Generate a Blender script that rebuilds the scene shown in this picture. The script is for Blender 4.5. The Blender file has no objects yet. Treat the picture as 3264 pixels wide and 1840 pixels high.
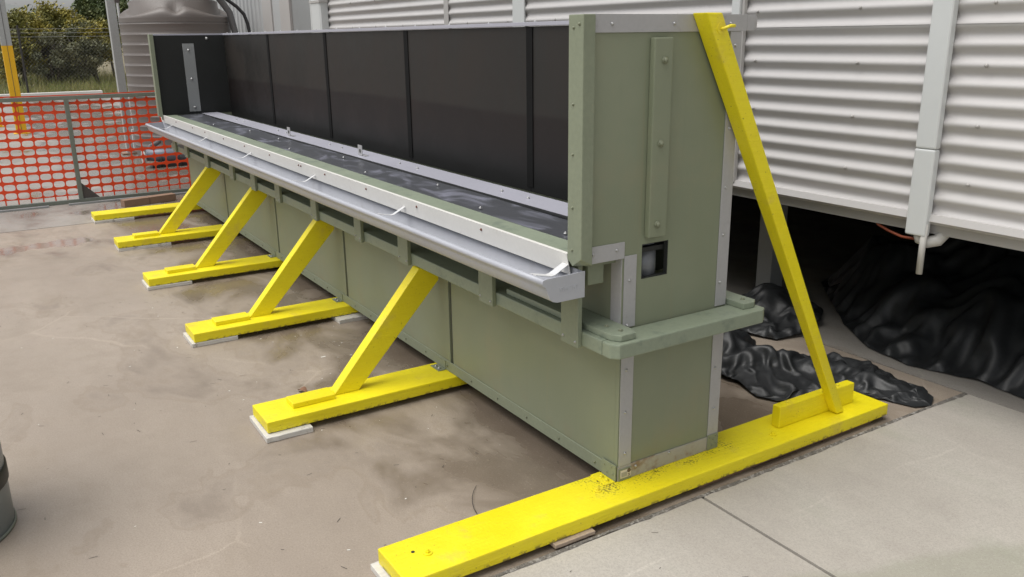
import bpy, bmesh, math, random
from mathutils import Vector, Matrix, noise
random.seed(11)
R = math.radians
scene = bpy.context.scene
COL = scene.collection

# ------------------------------------------------------------------ camera
cam_d = bpy.data.cameras.new('camera')
cam = bpy.data.objects.new('camera', cam_d)
COL.objects.link(cam)
cam_d.sensor_width = 36.0
cam_d.lens = 29.9414
cam_d.clip_start = 0.05
cam_d.clip_end = 600
_pan, _tilt, _roll = R(147.95000971), R(-16.51113389), R(-0.73599682)
_f = Vector((math.cos(_pan)*math.cos(_tilt), math.sin(_pan)*math.cos(_tilt), math.sin(_tilt)))
_r = Vector((math.sin(_pan), -math.cos(_pan), 0))
_u = _r.cross(_f)
_r2 = _r*math.cos(_roll) + _u*math.sin(_roll)
_u2 = _u*math.cos(_roll) - _r*math.sin(_roll)
m = Matrix((( _r2.x, _u2.x, -_f.x), (_r2.y, _u2.y, -_f.y), (_r2.z, _u2.z, -_f.z))).to_4x4()
m.translation = Vector((2.0818, -1.7285, 1.5087))
cam.matrix_world = m
scene.camera = cam

# ------------------------------------------------------------------ sky and sun (overcast)
SUN_EL, SUN_AZ = R(68), R(262)          # azimuth of the sun seen from above, counter-clockwise from +X
world = bpy.data.worlds.new('World')
scene.world = world
world.use_nodes = True
wn = world.node_tree
for n in list(wn.nodes): wn.nodes.remove(n)
wo = wn.nodes.new('ShaderNodeOutputWorld')
wb = wn.nodes.new('ShaderNodeBackground')
sky = wn.nodes.new('ShaderNodeTexSky')
sky.sky_type = 'NISHITA'
sky.sun_disc = False
sky.sun_elevation = SUN_EL
sky.sun_rotation = R(90) - SUN_AZ
sky.air_density = 1.0
sky.dust_density = 3.0
sky.ozone_density = 1.0
hs = wn.nodes.new('ShaderNodeHueSaturation')
hs.inputs['Saturation'].default_value = 0.16
hs.inputs['Value'].default_value = 1.0
wn.links.new(sky.outputs[0], hs.inputs['Color'])
wn.links.new(hs.outputs[0], wb.inputs['Color'])
wb.inputs['Strength'].default_value = 0.12
wn.links.new(wb.outputs[0], wo.inputs['Surface'])
sun_d = bpy.data.lights.new('sun', 'SUN')
sun_d.energy = 1.5
sun_d.angle = R(50)
sun_d.color = (1.0, 0.97, 0.92)
sun = bpy.data.objects.new('sun', sun_d)
COL.objects.link(sun)
sun.rotation_euler = Vector((-math.cos(SUN_AZ)*math.cos(SUN_EL), -math.sin(SUN_AZ)*math.cos(SUN_EL), -math.sin(SUN_EL))).to_track_quat('-Z', 'Y').to_euler()
sun.location = (0, 0, 12)
scene.view_settings.view_transform = 'Standard'
scene.view_settings.look = 'None'
scene.view_settings.exposure = 0.5
scene.view_settings.gamma = 1.0
scene.view_settings.use_curve_mapping = False
scene.render.engine = 'CYCLES'

# ------------------------------------------------------------------ materials
def nmat(name):
    mt = bpy.data.materials.new(name)
    mt.use_nodes = True
    nt = mt.node_tree
    b = nt.nodes['Principled BSDF']
    return mt, nt, b
def node(nt, t, **kw):
    n = nt.nodes.new(t)
    for k, v in kw.items():
        if k in n.inputs: n.inputs[k].default_value = v
        else: setattr(n, k, v)
    return n
def mathn(nt, op, a, b=None, clamp=False):
    n = nt.nodes.new('ShaderNodeMath'); n.operation = op; n.use_clamp = clamp
    for i, v in enumerate((a, b)):
        if v is None: continue
        if isinstance(v, (int, float)): n.inputs[i].default_value = v
        else: nt.links.new(v, n.inputs[i])
    return n.outputs[0]
def mixc(nt, fac, a, b, mode='MIX'):
    n = nt.nodes.new('ShaderNodeMix'); n.data_type = 'RGBA'; n.blend_type = mode
    for idx, v in ((0, fac), (6, a), (7, b)):
        if isinstance(v, (int, float)): n.inputs[idx].default_value = v
        elif isinstance(v, tuple): n.inputs[idx].default_value = (*v, 1)[:4]
        else: nt.links.new(v, n.inputs[idx])
    return n.outputs[2]
def ramp(nt, src, a, b, lo=0.0, hi=1.0):
    n = nt.nodes.new('ShaderNodeMapRange'); n.clamp = True
    n.interpolation_type = 'SMOOTHSTEP'
    nt.links.new(src, n.inputs[0])
    n.inputs[1].default_value = a; n.inputs[2].default_value = b
    n.inputs[3].default_value = lo; n.inputs[4].default_value = hi
    return n.outputs[0]
def coords(nt, scale=(1, 1, 1), rot=(0, 0, 0)):
    g = nt.nodes.new('ShaderNodeNewGeometry')
    mp = nt.nodes.new('ShaderNodeMapping')
    mp.inputs['Scale'].default_value = scale
    mp.inputs['Rotation'].default_value = rot
    nt.links.new(g.outputs['Position'], mp.inputs['Vector'])
    return mp.outputs[0]
def noisen(nt, vec, scale, detail=4, rough=.55, dist=0.0):
    n = nt.nodes.new('ShaderNodeTexNoise')
    n.inputs['Scale'].default_value = scale; n.inputs['Detail'].default_value = detail
    n.inputs['Roughness'].default_value = rough; n.inputs['Distortion'].default_value = dist
    nt.links.new(vec, n.inputs['Vector'])
    return n.outputs['Fac']
def bumpn(nt, h, b, strength=.3, dist=.002):
    n = nt.nodes.new('ShaderNodeBump')
    n.inputs['Strength'].default_value = strength; n.inputs['Distance'].default_value = dist
    nt.links.new(h, n.inputs['Height']); nt.links.new(n.outputs[0], b.inputs['Normal'])
def sc(c, k): return tuple(min(1, v*k) for v in c)
def paint(name, col, rough=.5, metal=0.0, var=.12, vscale=3.0, grain=(1, 1, 1), gscale=60, gamt=.08, bump=.25, bdist=.001, dirt=None, damt=.5, dlo=.58, dhi=.75, dscale=7, spec=.5):
    mt, nt, b = nmat(name)
    v = coords(nt)
    n1 = noisen(nt, v, vscale, 5)
    c = mixc(nt, n1, sc(col, 1-var), sc(col, 1+var))
    vg = coords(nt, grain)
    n2 = noisen(nt, vg, gscale, 3)
    c = mixc(nt, ramp(nt, n2, .35, .65), c, mixc(nt, gamt*4 if gamt < .25 else 1.0, c, sc(col, .72)))
    if dirt:
        n3 = noisen(nt, v, dscale, 6, .65)
        c = mixc(nt, ramp(nt, n3, dlo, dhi, 0, damt), c, dirt)
    nt.links.new(c, b.inputs['Base Color'])
    rr = nt.nodes.new('ShaderNodeMapRange')
    nt.links.new(n1, rr.inputs[0]); rr.inputs[3].default_value = max(0, rough-.1); rr.inputs[4].default_value = min(1, rough+.1)
    nt.links.new(rr.outputs[0], b.inputs['Roughness'])
    b.inputs['Metallic'].default_value = metal
    b.inputs['Specular IOR Level'].default_value = spec
    if bump: bumpn(nt, n2, b, bump, bdist)
    return mt

M = {}
def green_panel():
    mt, nt, b = nmat('green_paint')
    v = coords(nt)
    g = nt.nodes.new('ShaderNodeNewGeometry'); s = nt.nodes.new('ShaderNodeSeparateXYZ')
    nt.links.new(g.outputs['Position'], s.inputs[0])
    big = noisen(nt, v, 1.6, 4)
    c = mixc(nt, ramp(nt, big, .3, .7), (.205, .228, .152), (.24, .262, .182))
    c = mixc(nt, ramp(nt, noisen(nt, v, 3.2, 5, .6), .5, .75, 0, .4), c, (.26, .235, .145))
    runs = noisen(nt, coords(nt, (22, 22, .7)), 1.0, 4, .6)
    c = mixc(nt, ramp(nt, runs, .58, .78, 0, .28), c, (.27, .235, .14))
    c = mixc(nt, ramp(nt, runs, .42, .25, 0, .2), c, (.15, .17, .115))
    spl = mathn(nt, 'MULTIPLY', ramp(nt, s.outputs[2], .0, .2, 1, 0), ramp(nt, noisen(nt, v, 9, 5, .65), .45, .7))
    c = mixc(nt, mathn(nt, 'MULTIPLY', spl, .4), c, (.23, .2, .13))
    scr = ramp(nt, noisen(nt, coords(nt, (30, 30, 4)), 9, 2), .74, .77)
    c = mixc(nt, mathn(nt, 'MULTIPLY', scr, .35), c, (.36, .36, .28))
    nt.links.new(c, b.inputs['Base Color'])
    nt.links.new(ramp(nt, big, .3, .7, .42, .6), b.inputs['Roughness'])
    h = mathn(nt, 'ADD', noisen(nt, v, 150, 2), mathn(nt, 'MULTIPLY', noisen(nt, v, 3, 2), 12))
    bumpn(nt, h, b, .3, .001)
    return mt
M['green'] = green_panel()
M['green_edge'] = paint('worn_green_paint', (.225, .25, .175), .55, var=.1, vscale=5, gscale=60, gamt=.05, bump=.4, dirt=(.34, .31, .2), damt=.5, dlo=.66, dhi=.74, dscale=22)
M['green_ledge'] = paint('weathered_green_paint', (.235, .272, .2), .45, var=.1, vscale=4, gscale=80, gamt=.05, bump=.5, dirt=(.13, .16, .13), damt=.6, dlo=.52, dhi=.7, dscale=9)
M['silver'] = paint('silver_paint', (.405, .4, .405), .45, .12, var=.08, vscale=6, gscale=90, gamt=.03, bump=.2, dirt=(.22, .2, .18), damt=.4, dlo=.6, dhi=.75, dscale=14)
M['rusty'] = paint('rusty_silver_paint', (.38, .365, .355), .5, .1, var=.1, vscale=6, gscale=70, gamt=.05, bump=.3, dirt=(.22, .125, .06), damt=.75, dlo=.5, dhi=.66, dscale=9)
def yellow_paint(name, mould):
    mt, nt, b = nmat(name)
    v = coords(nt)
    g = nt.nodes.new('ShaderNodeNewGeometry'); s = nt.nodes.new('ShaderNodeSeparateXYZ')
    nt.links.new(g.outputs['Position'], s.inputs[0])
    grain = noisen(nt, coords(nt, (26, 2.2, 26)), 3.0, 4, .6)
    brush = noisen(nt, coords(nt, (60, 3, 60)), 5.0, 2)
    big = noisen(nt, v, 2.6, 4)
    c = mixc(nt, ramp(nt, big, .3, .7), (.81, .675, .008), (.88, .765, .014))
    c = mixc(nt, ramp(nt, brush, .35, .7, 0, .3), c, (.74, .60, .008))
    c = mixc(nt, ramp(nt, noisen(nt, v, 5.5, 5, .65), .54, .72, 0, .5), c, (.62, .47, .09))      # thin, dusty patches
    # paint broken away along the wet bottom arris
    chip = mathn(nt, 'MULTIPLY', ramp(nt, noisen(nt, v, 38, 4, .6), .5, .58), ramp(nt, s.outputs[2], -.051, -.034, 1, 0))
    c = mixc(nt, mathn(nt, 'MULTIPLY', chip, .8), c, (.12, .09, .04))
    sp = ramp(nt, noisen(nt, v, 120, 2, .5), .70, .74)
    c = mixc(nt, mathn(nt, 'MULTIPLY', sp, .55), c, (.16, .12, .03))
    if mould:
        # black speckle where wet dirt splashes out from under the trough
        near = mathn(nt, 'MULTIPLY', mathn(nt, 'MULTIPLY', ramp(nt, s.outputs[1], -.22, -.02), ramp(nt, s.outputs[1], .48, .62, 1, 0)), ramp(nt, s.outputs[0], .03, .085, 1, 0))
        m1 = mathn(nt, 'MULTIPLY', ramp(nt, mathn(nt, 'ADD', noisen(nt, v, 120, 4, .7), mathn(nt, 'MULTIPLY', noisen(nt, v, 9, 4), .55)), .83, .9), near)
        c = mixc(nt, mathn(nt, 'MULTIPLY', m1, .9), c, (.05, .04, .015))
    nt.links.new(c, b.inputs['Base Color'])
    nt.links.new(ramp(nt, big, .3, .7, .36, .55), b.inputs['Roughness'])
    h = mathn(nt, 'ADD', mathn(nt, 'MULTIPLY', grain, 1.0), mathn(nt, 'MULTIPLY', noisen(nt, v, 70, 3), .45))
    bumpn(nt, h, b, .5, .004)
    return mt
M['yellow'] = yellow_paint('yellow_paint', False)
M['yellow_end'] = yellow_paint('yellow_paint_speckled', True)
M['galv'] = paint('zinc_gutter', (.43, .44, .48), .48, .1, var=.06, vscale=3, gscale=30, gamt=.02, bump=.08, dirt=(.3, .29, .28), damt=.3, dscale=5)
M['zinc'] = paint('bright_zinc', (.8, .8, .8), .3, .4, var=.05, gamt=.02, bump=.1)
M['flash'] = paint('white_flashing', (.78, .765, .72), .4, var=.04, vscale=5, gscale=60, gamt=.02, bump=.1, dirt=(.55, .5, .42), damt=.3, dscale=12)
M['screw'] = paint('screw_zinc', (.5, .5, .5), .35, .7, var=.1, gamt=.02, bump=0)
M['screw_green'] = paint('painted_screw', (.2, .215, .145), .45, var=.1, gamt=.02, bump=0)
M['rust_screw'] = paint('rusty_screw', (.16, .06, .04), .7, var=.2, gamt=.05, bump=0)
M['dark_hole'] = paint('dark_hole', (.02, .022, .02), .8, bump=0)
M['timber_raw'] = paint('raw_timber', (.42, .33, .25), .8, var=.15, grain=(1, 12, 1), gscale=20, gamt=.1)
M['white_board'] = paint('white_weathered_board', (.62, .6, .56), .7, var=.1, vscale=8, grain=(14, 1, 14), gscale=12, gamt=.1, bump=.6, dirt=(.2, .17, .13), damt=.8, dlo=.57, dhi=.7, dscale=25)
M['brown_wood'] = paint('brown_timber', (.27, .17, .115), .75, var=.15, vscale=5, gscale=40, gamt=.06)
M['cladding'] = paint('corrugated_paint', (.52, .503, .495), .4, var=.025, vscale=1.2, gscale=30, gamt=.01, bump=.05, dirt=(.4, .37, .34), damt=.2, dscale=3)
M['trim_white'] = paint('white_trim', (.6, .615, .61), .4, var=.03, vscale=2, gscale=30, gamt=.01, bump=.05)
M['trim_grey'] = paint('pale_trim', (.43, .415, .4), .4, var=.03, gamt=.01, bump=.05)
M['pvc'] = paint('pvc_pipe', (.5, .485, .455), .4, var=.03, gamt=.01, bump=0)
M['under'] = paint('dark_underfloor', (.05, .055, .05), .8, var=.2, bump=.2)
M['steel_grey'] = paint('grey_steel', (.3, .31, .31), .45, .2, var=.08, gamt=.03, bump=.1)
M['fence_green'] = paint('grey_green_steel', (.2, .22, .19), .5, .2, var=.15, vscale=6, gamt=.05, bump=.2, dirt=(.3, .24, .17), damt=.5, dscale=8)
M['dark_plate'] = paint('dark_steel_plate', (.1, .085, .08), .5, .2, var=.15)
M['net'] = paint('orange_net', (.84, .07, .012), .55, var=.06, vscale=12, gamt=.02, bump=.1)
M['col_white'] = paint('column_white', (.4, .41, .4), .5, var=.05, bump=.05)
M['col_yellow'] = paint('column_yellow', (.8, .45, .01), .5, var=.06, vscale=5, gamt=.03, bump=.1, dirt=(.2, .13, .03), damt=.3, dscale=12)
M['tank'] = paint('beige_poly_tank', (.138, .12, .109), .42, var=.07, vscale=1.4, gscale=80, gamt=.02, bump=.1)
M['shed'] = paint('white_ribbed_shed', (.42, .43, .43), .45, var=.03, vscale=1, gamt=.01, bump=.05)
M['hose_black'] = paint('black_hose', (.035, .036, .038), .45, var=.1, bump=.1)
M['hose_grey'] = paint('grey_hose', (.13, .13, .13), .5, var=.1, bump=.2)
M['bin'] = paint('grey_bin', (.22, .25, .26), .35, .1, var=.06, gamt=.02, bump=.05)
M['bin_band'] = paint('black_band', (.025, .027, .026), .5, var=.1)
M['pump_blue'] = paint('blue_grey_pump', (.17, .19, .23), .45, .2, var=.1)
M['leaf_brown'] = paint('dry_leaf', (.23, .12, .07), .8, var=.3, gamt=.1)
M['twig'] = paint('dark_twig', (.04, .035, .03), .8, var=.2)
M['fleck'] = paint('white_fleck', (.8, .78, .72), .6, var=.05)
M['trunk'] = paint('bark', (.1, .085, .07), .85, var=.2, gamt=.1)
M['house_wall'] = paint('far_house_wall', (.6, .6, .58), .7, var=.04)
M['house_roof'] = paint('far_house_roof', (.62, .66, .68), .5, var=.04)
M['recess_grey'] = paint('recess_grey', (.2, .21, .22), .3, .1, var=.1, bump=0)
M['wire'] = paint('fence_wire', (.3, .3, .3), .5, .6, var=.1, bump=0)
M['dark_post'] = paint('dark_fence_post', (.035, .032, .03), .6, var=.2)
M['label_white'] = paint('label_print', (.68, .62, .56), .6, var=.05, bump=0)
M['label_brown'] = paint('label_patch', (.12, .08, .06), .6, var=.1, bump=0)
M['soil'] = paint('soil', (.2, .17, .1), .9, var=.25, vscale=.5, gscale=4, gamt=.15)
M['joint_dirt'] = paint('joint_dirt', (.17, .155, .135), .95, var=.6, vscale=30, gscale=120, gamt=.15, bump=1.0, bdist=.01, dirt=(.34, .32, .29), damt=.9, dlo=.5, dhi=.62, dscale=38)
M['orange_cable'] = paint('orange_cable', (.22, .05, .02), .5)

def foliage(name, c1, c2):
    mt, nt, b = nmat(name)
    v = coords(nt)
    n1 = noisen(nt, v, 1.1, 3)
    n2 = noisen(nt, v, 9.0, 2)
    c = mixc(nt, ramp(nt, n1, .35, .65), c1, c2)
    c = mixc(nt, ramp(nt, n2, .3, .7), c, mixc(nt, .5, c, (.03, .04, .02)))
    nt.links.new(c, b.inputs['Base Color'])
    b.inputs['Roughness'].default_value = .6
    return mt
M['leaf_olive'] = foliage('olive_leaves', (.21, .205, .045), (.4, .33, .045))
M['leaf_dark'] = foliage('dark_leaves', (.095, .135, .045), (.16, .18, .055))
M['leaf_grey'] = foliage('grey_green_leaves', (.135, .145, .08), (.215, .205, .1))
M['grass'] = foliage('dry_grass', (.2, .25, .055), (.36, .32, .12))

def black_back():
    # painted panel: dull charcoal with a darker reddish coat up to a tide line
    mt, nt, b = nmat('black_panel_paint')
    v = coords(nt)
    n1 = noisen(nt, v, 2.0, 5)
    n2 = noisen(nt, coords(nt, (8, 8, .8)), 4, 4)
    g = nt.nodes.new('ShaderNodeNewGeometry'); s = nt.nodes.new('ShaderNodeSeparateXYZ')
    nt.links.new(g.outputs['Position'], s.inputs[0])
    z = mathn(nt, 'ADD', s.outputs[2], mathn(nt, 'MULTIPLY', noisen(nt, v, 1.3, 3), .05))
    up = ramp(nt, z, 1.17, 1.2)
    low = mixc(nt, n1, (.011, .008, .0075), (.015, .0115, .011))
    hi = mixc(nt, ramp(nt, n1, .35, .7), (.019, .0175, .016), (.027, .022, .0185))
    hi = mixc(nt, ramp(nt, n2, .4, .8, 0, .4), hi, (.02, .0215, .0205))
    bot_shade = ramp(nt, mathn(nt, 'ADD', s.outputs[2], mathn(nt, 'MULTIPLY', noisen(nt, v, 2.2, 3), .14)), .93, 1.1)  # near-black towards the floor: occlusion shade put into the panel colour
    nt.links.new(mixc(nt, bot_shade, (.009, .009, .009), mixc(nt, up, low, hi)), b.inputs['Base Color'])
    nt.links.new(ramp(nt, n1, .3, .7, .42, .6), b.inputs['Roughness'])
    b.inputs['Specular IOR Level'].default_value = .3
    bumpn(nt, noisen(nt, v, 60, 2), b, .1, .001)
    return mt
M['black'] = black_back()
M['black_end'] = paint('black_end_paint', (.022, .023, .022), .55, var=.1, bump=.1, spec=.3)
M['rib'] = paint('black_rib', (.018, .019, .018), .5, var=.1, bump=.1)

M['rib_matt'] = paint('black_rib_matt', (.007, .007, .007), .7, var=.1, bump=.1, spec=.15)
def flap():
    mt, nt, b = nmat('black_flap_with_grey_patches')
    v = coords(nt, (1, 2.4, 1))
    n1 = noisen(nt, v, 3.2, 3, .5, 1.2)
    c = mixc(nt, ramp(nt, n1, .48, .8), (.07, .073, .082), (.24, .245, .3))  # dark base with soft paler grey-lilac patches from noise
    nt.links.new(c, b.inputs['Base Color'])
    b.inputs['Roughness'].default_value = .3
    bumpn(nt, n1, b, .3, .01)
    return mt
M['flap'] = flap()
M['strip'] = paint('grey_lilac_steel', (.42, .42, .48), .4, .1, var=.05, vscale=2, gamt=.02, bump=.05)

def plastic():
    mt, nt, b = nmat('black_polythene')
    v = coords(nt)
    n1 = noisen(nt, v, 6, 5)
    nt.links.new(mixc(nt, n1, (.012, .013, .0135), (.028, .03, .032)), b.inputs['Base Color'])
    b.inputs['Roughness'].default_value = .47
    b.inputs['Specular IOR Level'].default_value = .55
    bumpn(nt, noisen(nt, v, 28, 3, .5, 1.5), b, .1, .01)
    return mt
M['plastic'] = plastic()

def concrete(name, c1, c2, wet, stain):
    mt, nt, b = nmat(name)
    g = nt.nodes.new('ShaderNodeNewGeometry'); s = nt.nodes.new('ShaderNodeSeparateXYZ')
    nt.links.new(g.outputs['Position'], s.inputs[0])
    X, Y = s.outputs[0], s.outputs[1]
    v = coords(nt)
    vs = coords(nt, (.55, 1.5, 1), (0, 0, R(14)))
    n1 = noisen(nt, vs, 1.0, 6, .6)
    n2 = noisen(nt, v, 5, 5, .6)
    n3 = noisen(nt, v, 160, 2)
    n4 = noisen(nt, v, 420, 1)
    c = mixc(nt, ramp(nt, n1, .32, .68), c2, c1)
    c = mixc(nt, ramp(nt, n2, .45, .75, 0, .35), c, sc(c2, .8))
    nb = noisen(nt, vs, 2.1, 4, .6)
    c = mixc(nt, ramp(nt, nb, .54, .7, 0, .35), c, stain)
    if not wet:
        # greenish growth spreading over the near corner of the pale slab
        gm = ramp(nt, mathn(nt, 'ADD', mathn(nt, 'SUBTRACT', X, mathn(nt, 'MULTIPLY', Y, .4)), mathn(nt, 'MULTIPLY', noisen(nt, v, 4, 4), .2)), .65, .72)
        c = mixc(nt, mathn(nt, 'MULTIPLY', gm, .45), c, (.27, .28, .2))
    rgh = ramp(nt, n2, .3, .7, .55, .75)
    if wet:
        nw = noisen(nt, coords(nt, (.8, 1.3, 1)), 1.7, 5, .55, .4)
        # water dripping from the trough keeps a strip of slab damp
        a = ramp(nt, Y, -1.15, -.25)
        a2 = ramp(nt, Y, .9, 2.1, 1, 0)
        ax = ramp(nt, X, -.05, .25, 1, .75)
        fx = ramp(nt, X, -7.2, -2.0, .45, 0)
        near = mathn(nt, 'MULTIPLY', mathn(nt, 'MULTIPLY', a, a2), ax)
        w = mathn(nt, 'ADD', mathn(nt, 'MULTIPLY', near, .26), mathn(nt, 'MULTIPLY', fx, .2))
        w = mathn(nt, 'ADD', w, nw)
        wm = ramp(nt, w, .60, .80)
        # standing water on the far left of the slab
        px = mathn(nt, 'ADD', X, mathn(nt, 'MULTIPLY', Y, .12))
        pm = mathn(nt, 'MULTIPLY', ramp(nt, px, -6.15, -5.85), ramp(nt, px, -5.85, -5.4, 1, 0))
        pm = mathn(nt, 'MULTIPLY', pm, ramp(nt, Y, -1.15, -.75, 1, .3))
        film = ramp(nt, mathn(nt, 'ADD', mathn(nt, 'MULTIPLY', pm, .35), noisen(nt, coords(nt, (.9, 1.6, 1)), 2.4, 4)), .74, .86)
        dampc = mixc(nt, ramp(nt, n2, .3, .7), (.105, .078, .054), (.15, .115, .085))
        c = mixc(nt, mathn(nt, 'MULTIPLY', wm, .8), c, dampc)
        tide = mathn(nt, 'MULTIPLY', ramp(nt, w, .585, .605), ramp(nt, w, .605, .64, 1, 0))
        c = mixc(nt, mathn(nt, 'MULTIPLY', tide, .25), c, (.2, .15, .1))
        pud = ramp(nt, w, .66, .80)
        rgh = mixc(nt, pud, mathn(nt, 'MULTIPLY', rgh, .8), (.2, .2, .2))
        rgh = mixc(nt, film, rgh, (.1, .1, .1))
        c = mixc(nt, mathn(nt, 'MULTIPLY', film, .3), c, dampc)
        rgh2 = nt.nodes.new('ShaderNodeRGBToBW'); nt.links.new(rgh, rgh2.inputs[0]); rgh = rgh2.outputs[0]
    vo = nt.nodes.new('ShaderNodeTexVoronoi'); vo.feature = 'DISTANCE_TO_EDGE'; vo.inputs['Scale'].default_value = .55
    wv = mixc(nt, .12, v, noisen(nt, v, 3, 3)); nt.links.new(wv, vo.inputs['Vector'])
    ck = mathn(nt, 'MULTIPLY', ramp(nt, vo.outputs['Distance'], .0015, .004, 1, 0), ramp(nt, n1, .45, .6))
    c = mixc(nt, mathn(nt, 'MULTIPLY', ck, .35), c, sc(c1, 1.35))
    speck = ramp(nt, n4, .64, .74, 0, .7)
    c = mixc(nt, speck, c, (.08, .07, .06))
    c = mixc(nt, ramp(nt, n3, .35, .7, 0, .4), c, sc(c2, .72))
    c = mixc(nt, ramp(nt, noisen(nt, v, 95, 3, .7), .6, .72, 0, .35), c, sc(c1, 1.18))
    nt.links.new(c, b.inputs['Base Color'])
    nt.links.new(rgh, b.inputs['Roughness'])
    bumpn(nt, n3, b, .12, .001)
    return mt
M['conc_wet'] = concrete('damp_concrete', (.39, .328, .266), (.312, .258, .206), True, (.25, .2, .145))
M['conc_light'] = concrete('pale_concrete', (.475, .445, .395), (.4, .365, .32), False, (.31, .32, .245))
M['conc_far'] = concrete('yard_concrete', (.36, .335, .3), (.27, .25, .225), True, (.28, .24, .19))

# ------------------------------------------------------------------ mesh helpers
W = {}
def tag(o, label=None, cat=None, group=None, kind=None):
    if label: o['label'] = label
    if cat: o['category'] = cat
    if group: o['group'] = group
    if kind: o['kind'] = kind
    return o
def attach(o, parent):
    if parent is not None:
        o.parent = parent
        o.matrix_parent_inverse = Matrix.Translation(-W[parent])
def empty(name, loc):
    o = bpy.data.objects.new(name, None)
    o.empty_display_size = .2
    COL.objects.link(o)
    o.location = loc
    W[o] = Vector(loc)
    return o
class MB:
    def __init__(s): s.v = []; s.f = []
    def add(s, vs, fs):
        o = len(s.v); s.v += [tuple(p) for p in vs]; s.f += [tuple(i+o for i in q) for q in fs]; return s
    def box(s, x0, x1, y0, y1, z0, z1):
        return s.add([(x0,y0,z0),(x1,y0,z0),(x1,y1,z0),(x0,y1,z0),(x0,y0,z1),(x1,y0,z1),(x1,y1,z1),(x0,y1,z1)],
                     [(0,3,2,1),(4,5,6,7),(0,1,5,4),(1,2,6,5),(2,3,7,6),(3,0,4,7)])
    def prism(s, poly, axis, a, b):
        # poly: 2D points; axis: extrusion axis. x -> (y,z), y -> (x,z), z -> (x,y)
        def P(p, t): return (t, p[0], p[1]) if axis == 'x' else ((p[0], t, p[1]) if axis == 'y' else (p[0], p[1], t))
        n = len(poly)
        vs = [P(p, a) for p in poly] + [P(p, b) for p in poly]
        fs = [tuple(range(n)), tuple(range(2*n-1, n-1, -1))] + [(i, i+n, (i+1) % n+n, (i+1) % n) for i in range(n)]
        return s.add(vs, fs)
    def tube(s, pts, r, n=10, caps=True):
        pts = [Vector(p) for p in pts]
        rs = r if isinstance(r, (list, tuple)) else [r]*len(pts)
        vs = []; fs = []
        t0 = (pts[1]-pts[0]).normalized()
        a = t0.orthogonal().normalized()
        for i, p in enumerate(pts):
            t = (pts[min(i+1, len(pts)-1)]-pts[max(i-1, 0)]).normalized()
            a = (a - t*a.dot(t)).normalized(); b2 = t.cross(a)
            for k in range(n):
                an = 2*math.pi*k/n
                vs.append(p+(a*math.cos(an)+b2*math.sin(an))*rs[i])
        for i in range(len(pts)-1):
            for k in range(n):
                fs.append((i*n+k, i*n+(k+1) % n, (i+1)*n+(k+1) % n, (i+1)*n+k))
        if caps:
            fs.append(tuple(range(n-1, -1, -1))); fs.append(tuple((len(pts)-1)*n+k for k in range(n)))
        return s.add(vs, fs)
    def lathe(s, prof, c=(0, 0), n=32):
        vs = []; fs = []
        for (r, z) in prof:
            for k in range(n):
                an = 2*math.pi*k/n
                vs.append((c[0]+r*math.cos(an), c[1]+r*math.sin(an), z))
        for i in range(len(prof)-1):
            for k in range(n):
                fs.append((i*n+k, i*n+(k+1) % n, (i+1)*n+(k+1) % n, (i+1)*n+k))
        return s.add(vs, fs)
    def build(s, name, mat, parent=None, bevel=0, smooth=False, fixn=True, seg=2):
        me = bpy.data.meshes.new(name)
        xs = [p[0] for p in s.v]; ys = [p[1] for p in s.v]; zs = [p[2] for p in s.v]
        c = Vector(((min(xs)+max(xs))/2, (min(ys)+max(ys))/2, min(zs)))
        me.from_pydata([(p[0]-c.x, p[1]-c.y, p[2]-c.z) for p in s.v], [], s.f)
        if bevel or fixn:
            bm = bmesh.new(); bm.from_mesh(me)
            if fixn: bmesh.ops.recalc_face_normals(bm, faces=bm.faces)
            if bevel:
                ed = [e for e in bm.edges if len(e.link_faces) == 2 and e.calc_face_angle(0) > .5]
                bmesh.ops.bevel(bm, geom=ed, offset=bevel, segments=seg, affect='EDGES', profile=.6, clamp_overlap=True)
            bm.to_mesh(me); bm.free()
        if smooth:
            for p in me.polygons: p.use_smooth = True
        me.materials.append(mat if not isinstance(mat, str) else M[mat])
        o = bpy.data.objects.new(name, me)
        COL.objects.link(o)
        o.location = c; W[o] = c.copy()
        attach(o, parent)
        return o
def inst(src, name, loc, parent=None, rot=(0, 0, 0), scale=None):
    o = bpy.data.objects.new(name, src.data if hasattr(src, 'data') else src)
    COL.objects.link(o)
    o.location = loc; o.rotation_euler = rot
    if scale: o.scale = scale
    W[o] = Vector(loc)
    attach(o, parent)
    return o
def raw_mesh(name, mb, mat, smooth=True):
    me = bpy.data.meshes.new(name)
    me.from_pydata(mb.v, [], mb.f)
    bm = bmesh.new(); bm.from_mesh(me); bmesh.ops.recalc_face_normals(bm, faces=bm.faces); bm.to_mesh(me); bm.free()
    for p in me.polygons: p.use_smooth = smooth
    me.materials.append(M[mat]); return me
def wob(mb, amt, sc_=3.0, seed=0):
    # hand-made unevenness
    mb.v = [tuple(Vector(p)+noise.noise_vector(Vector(p)*sc_+Vector((seed, 0, 0)))*amt) for p in mb.v]
    return mb
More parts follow.
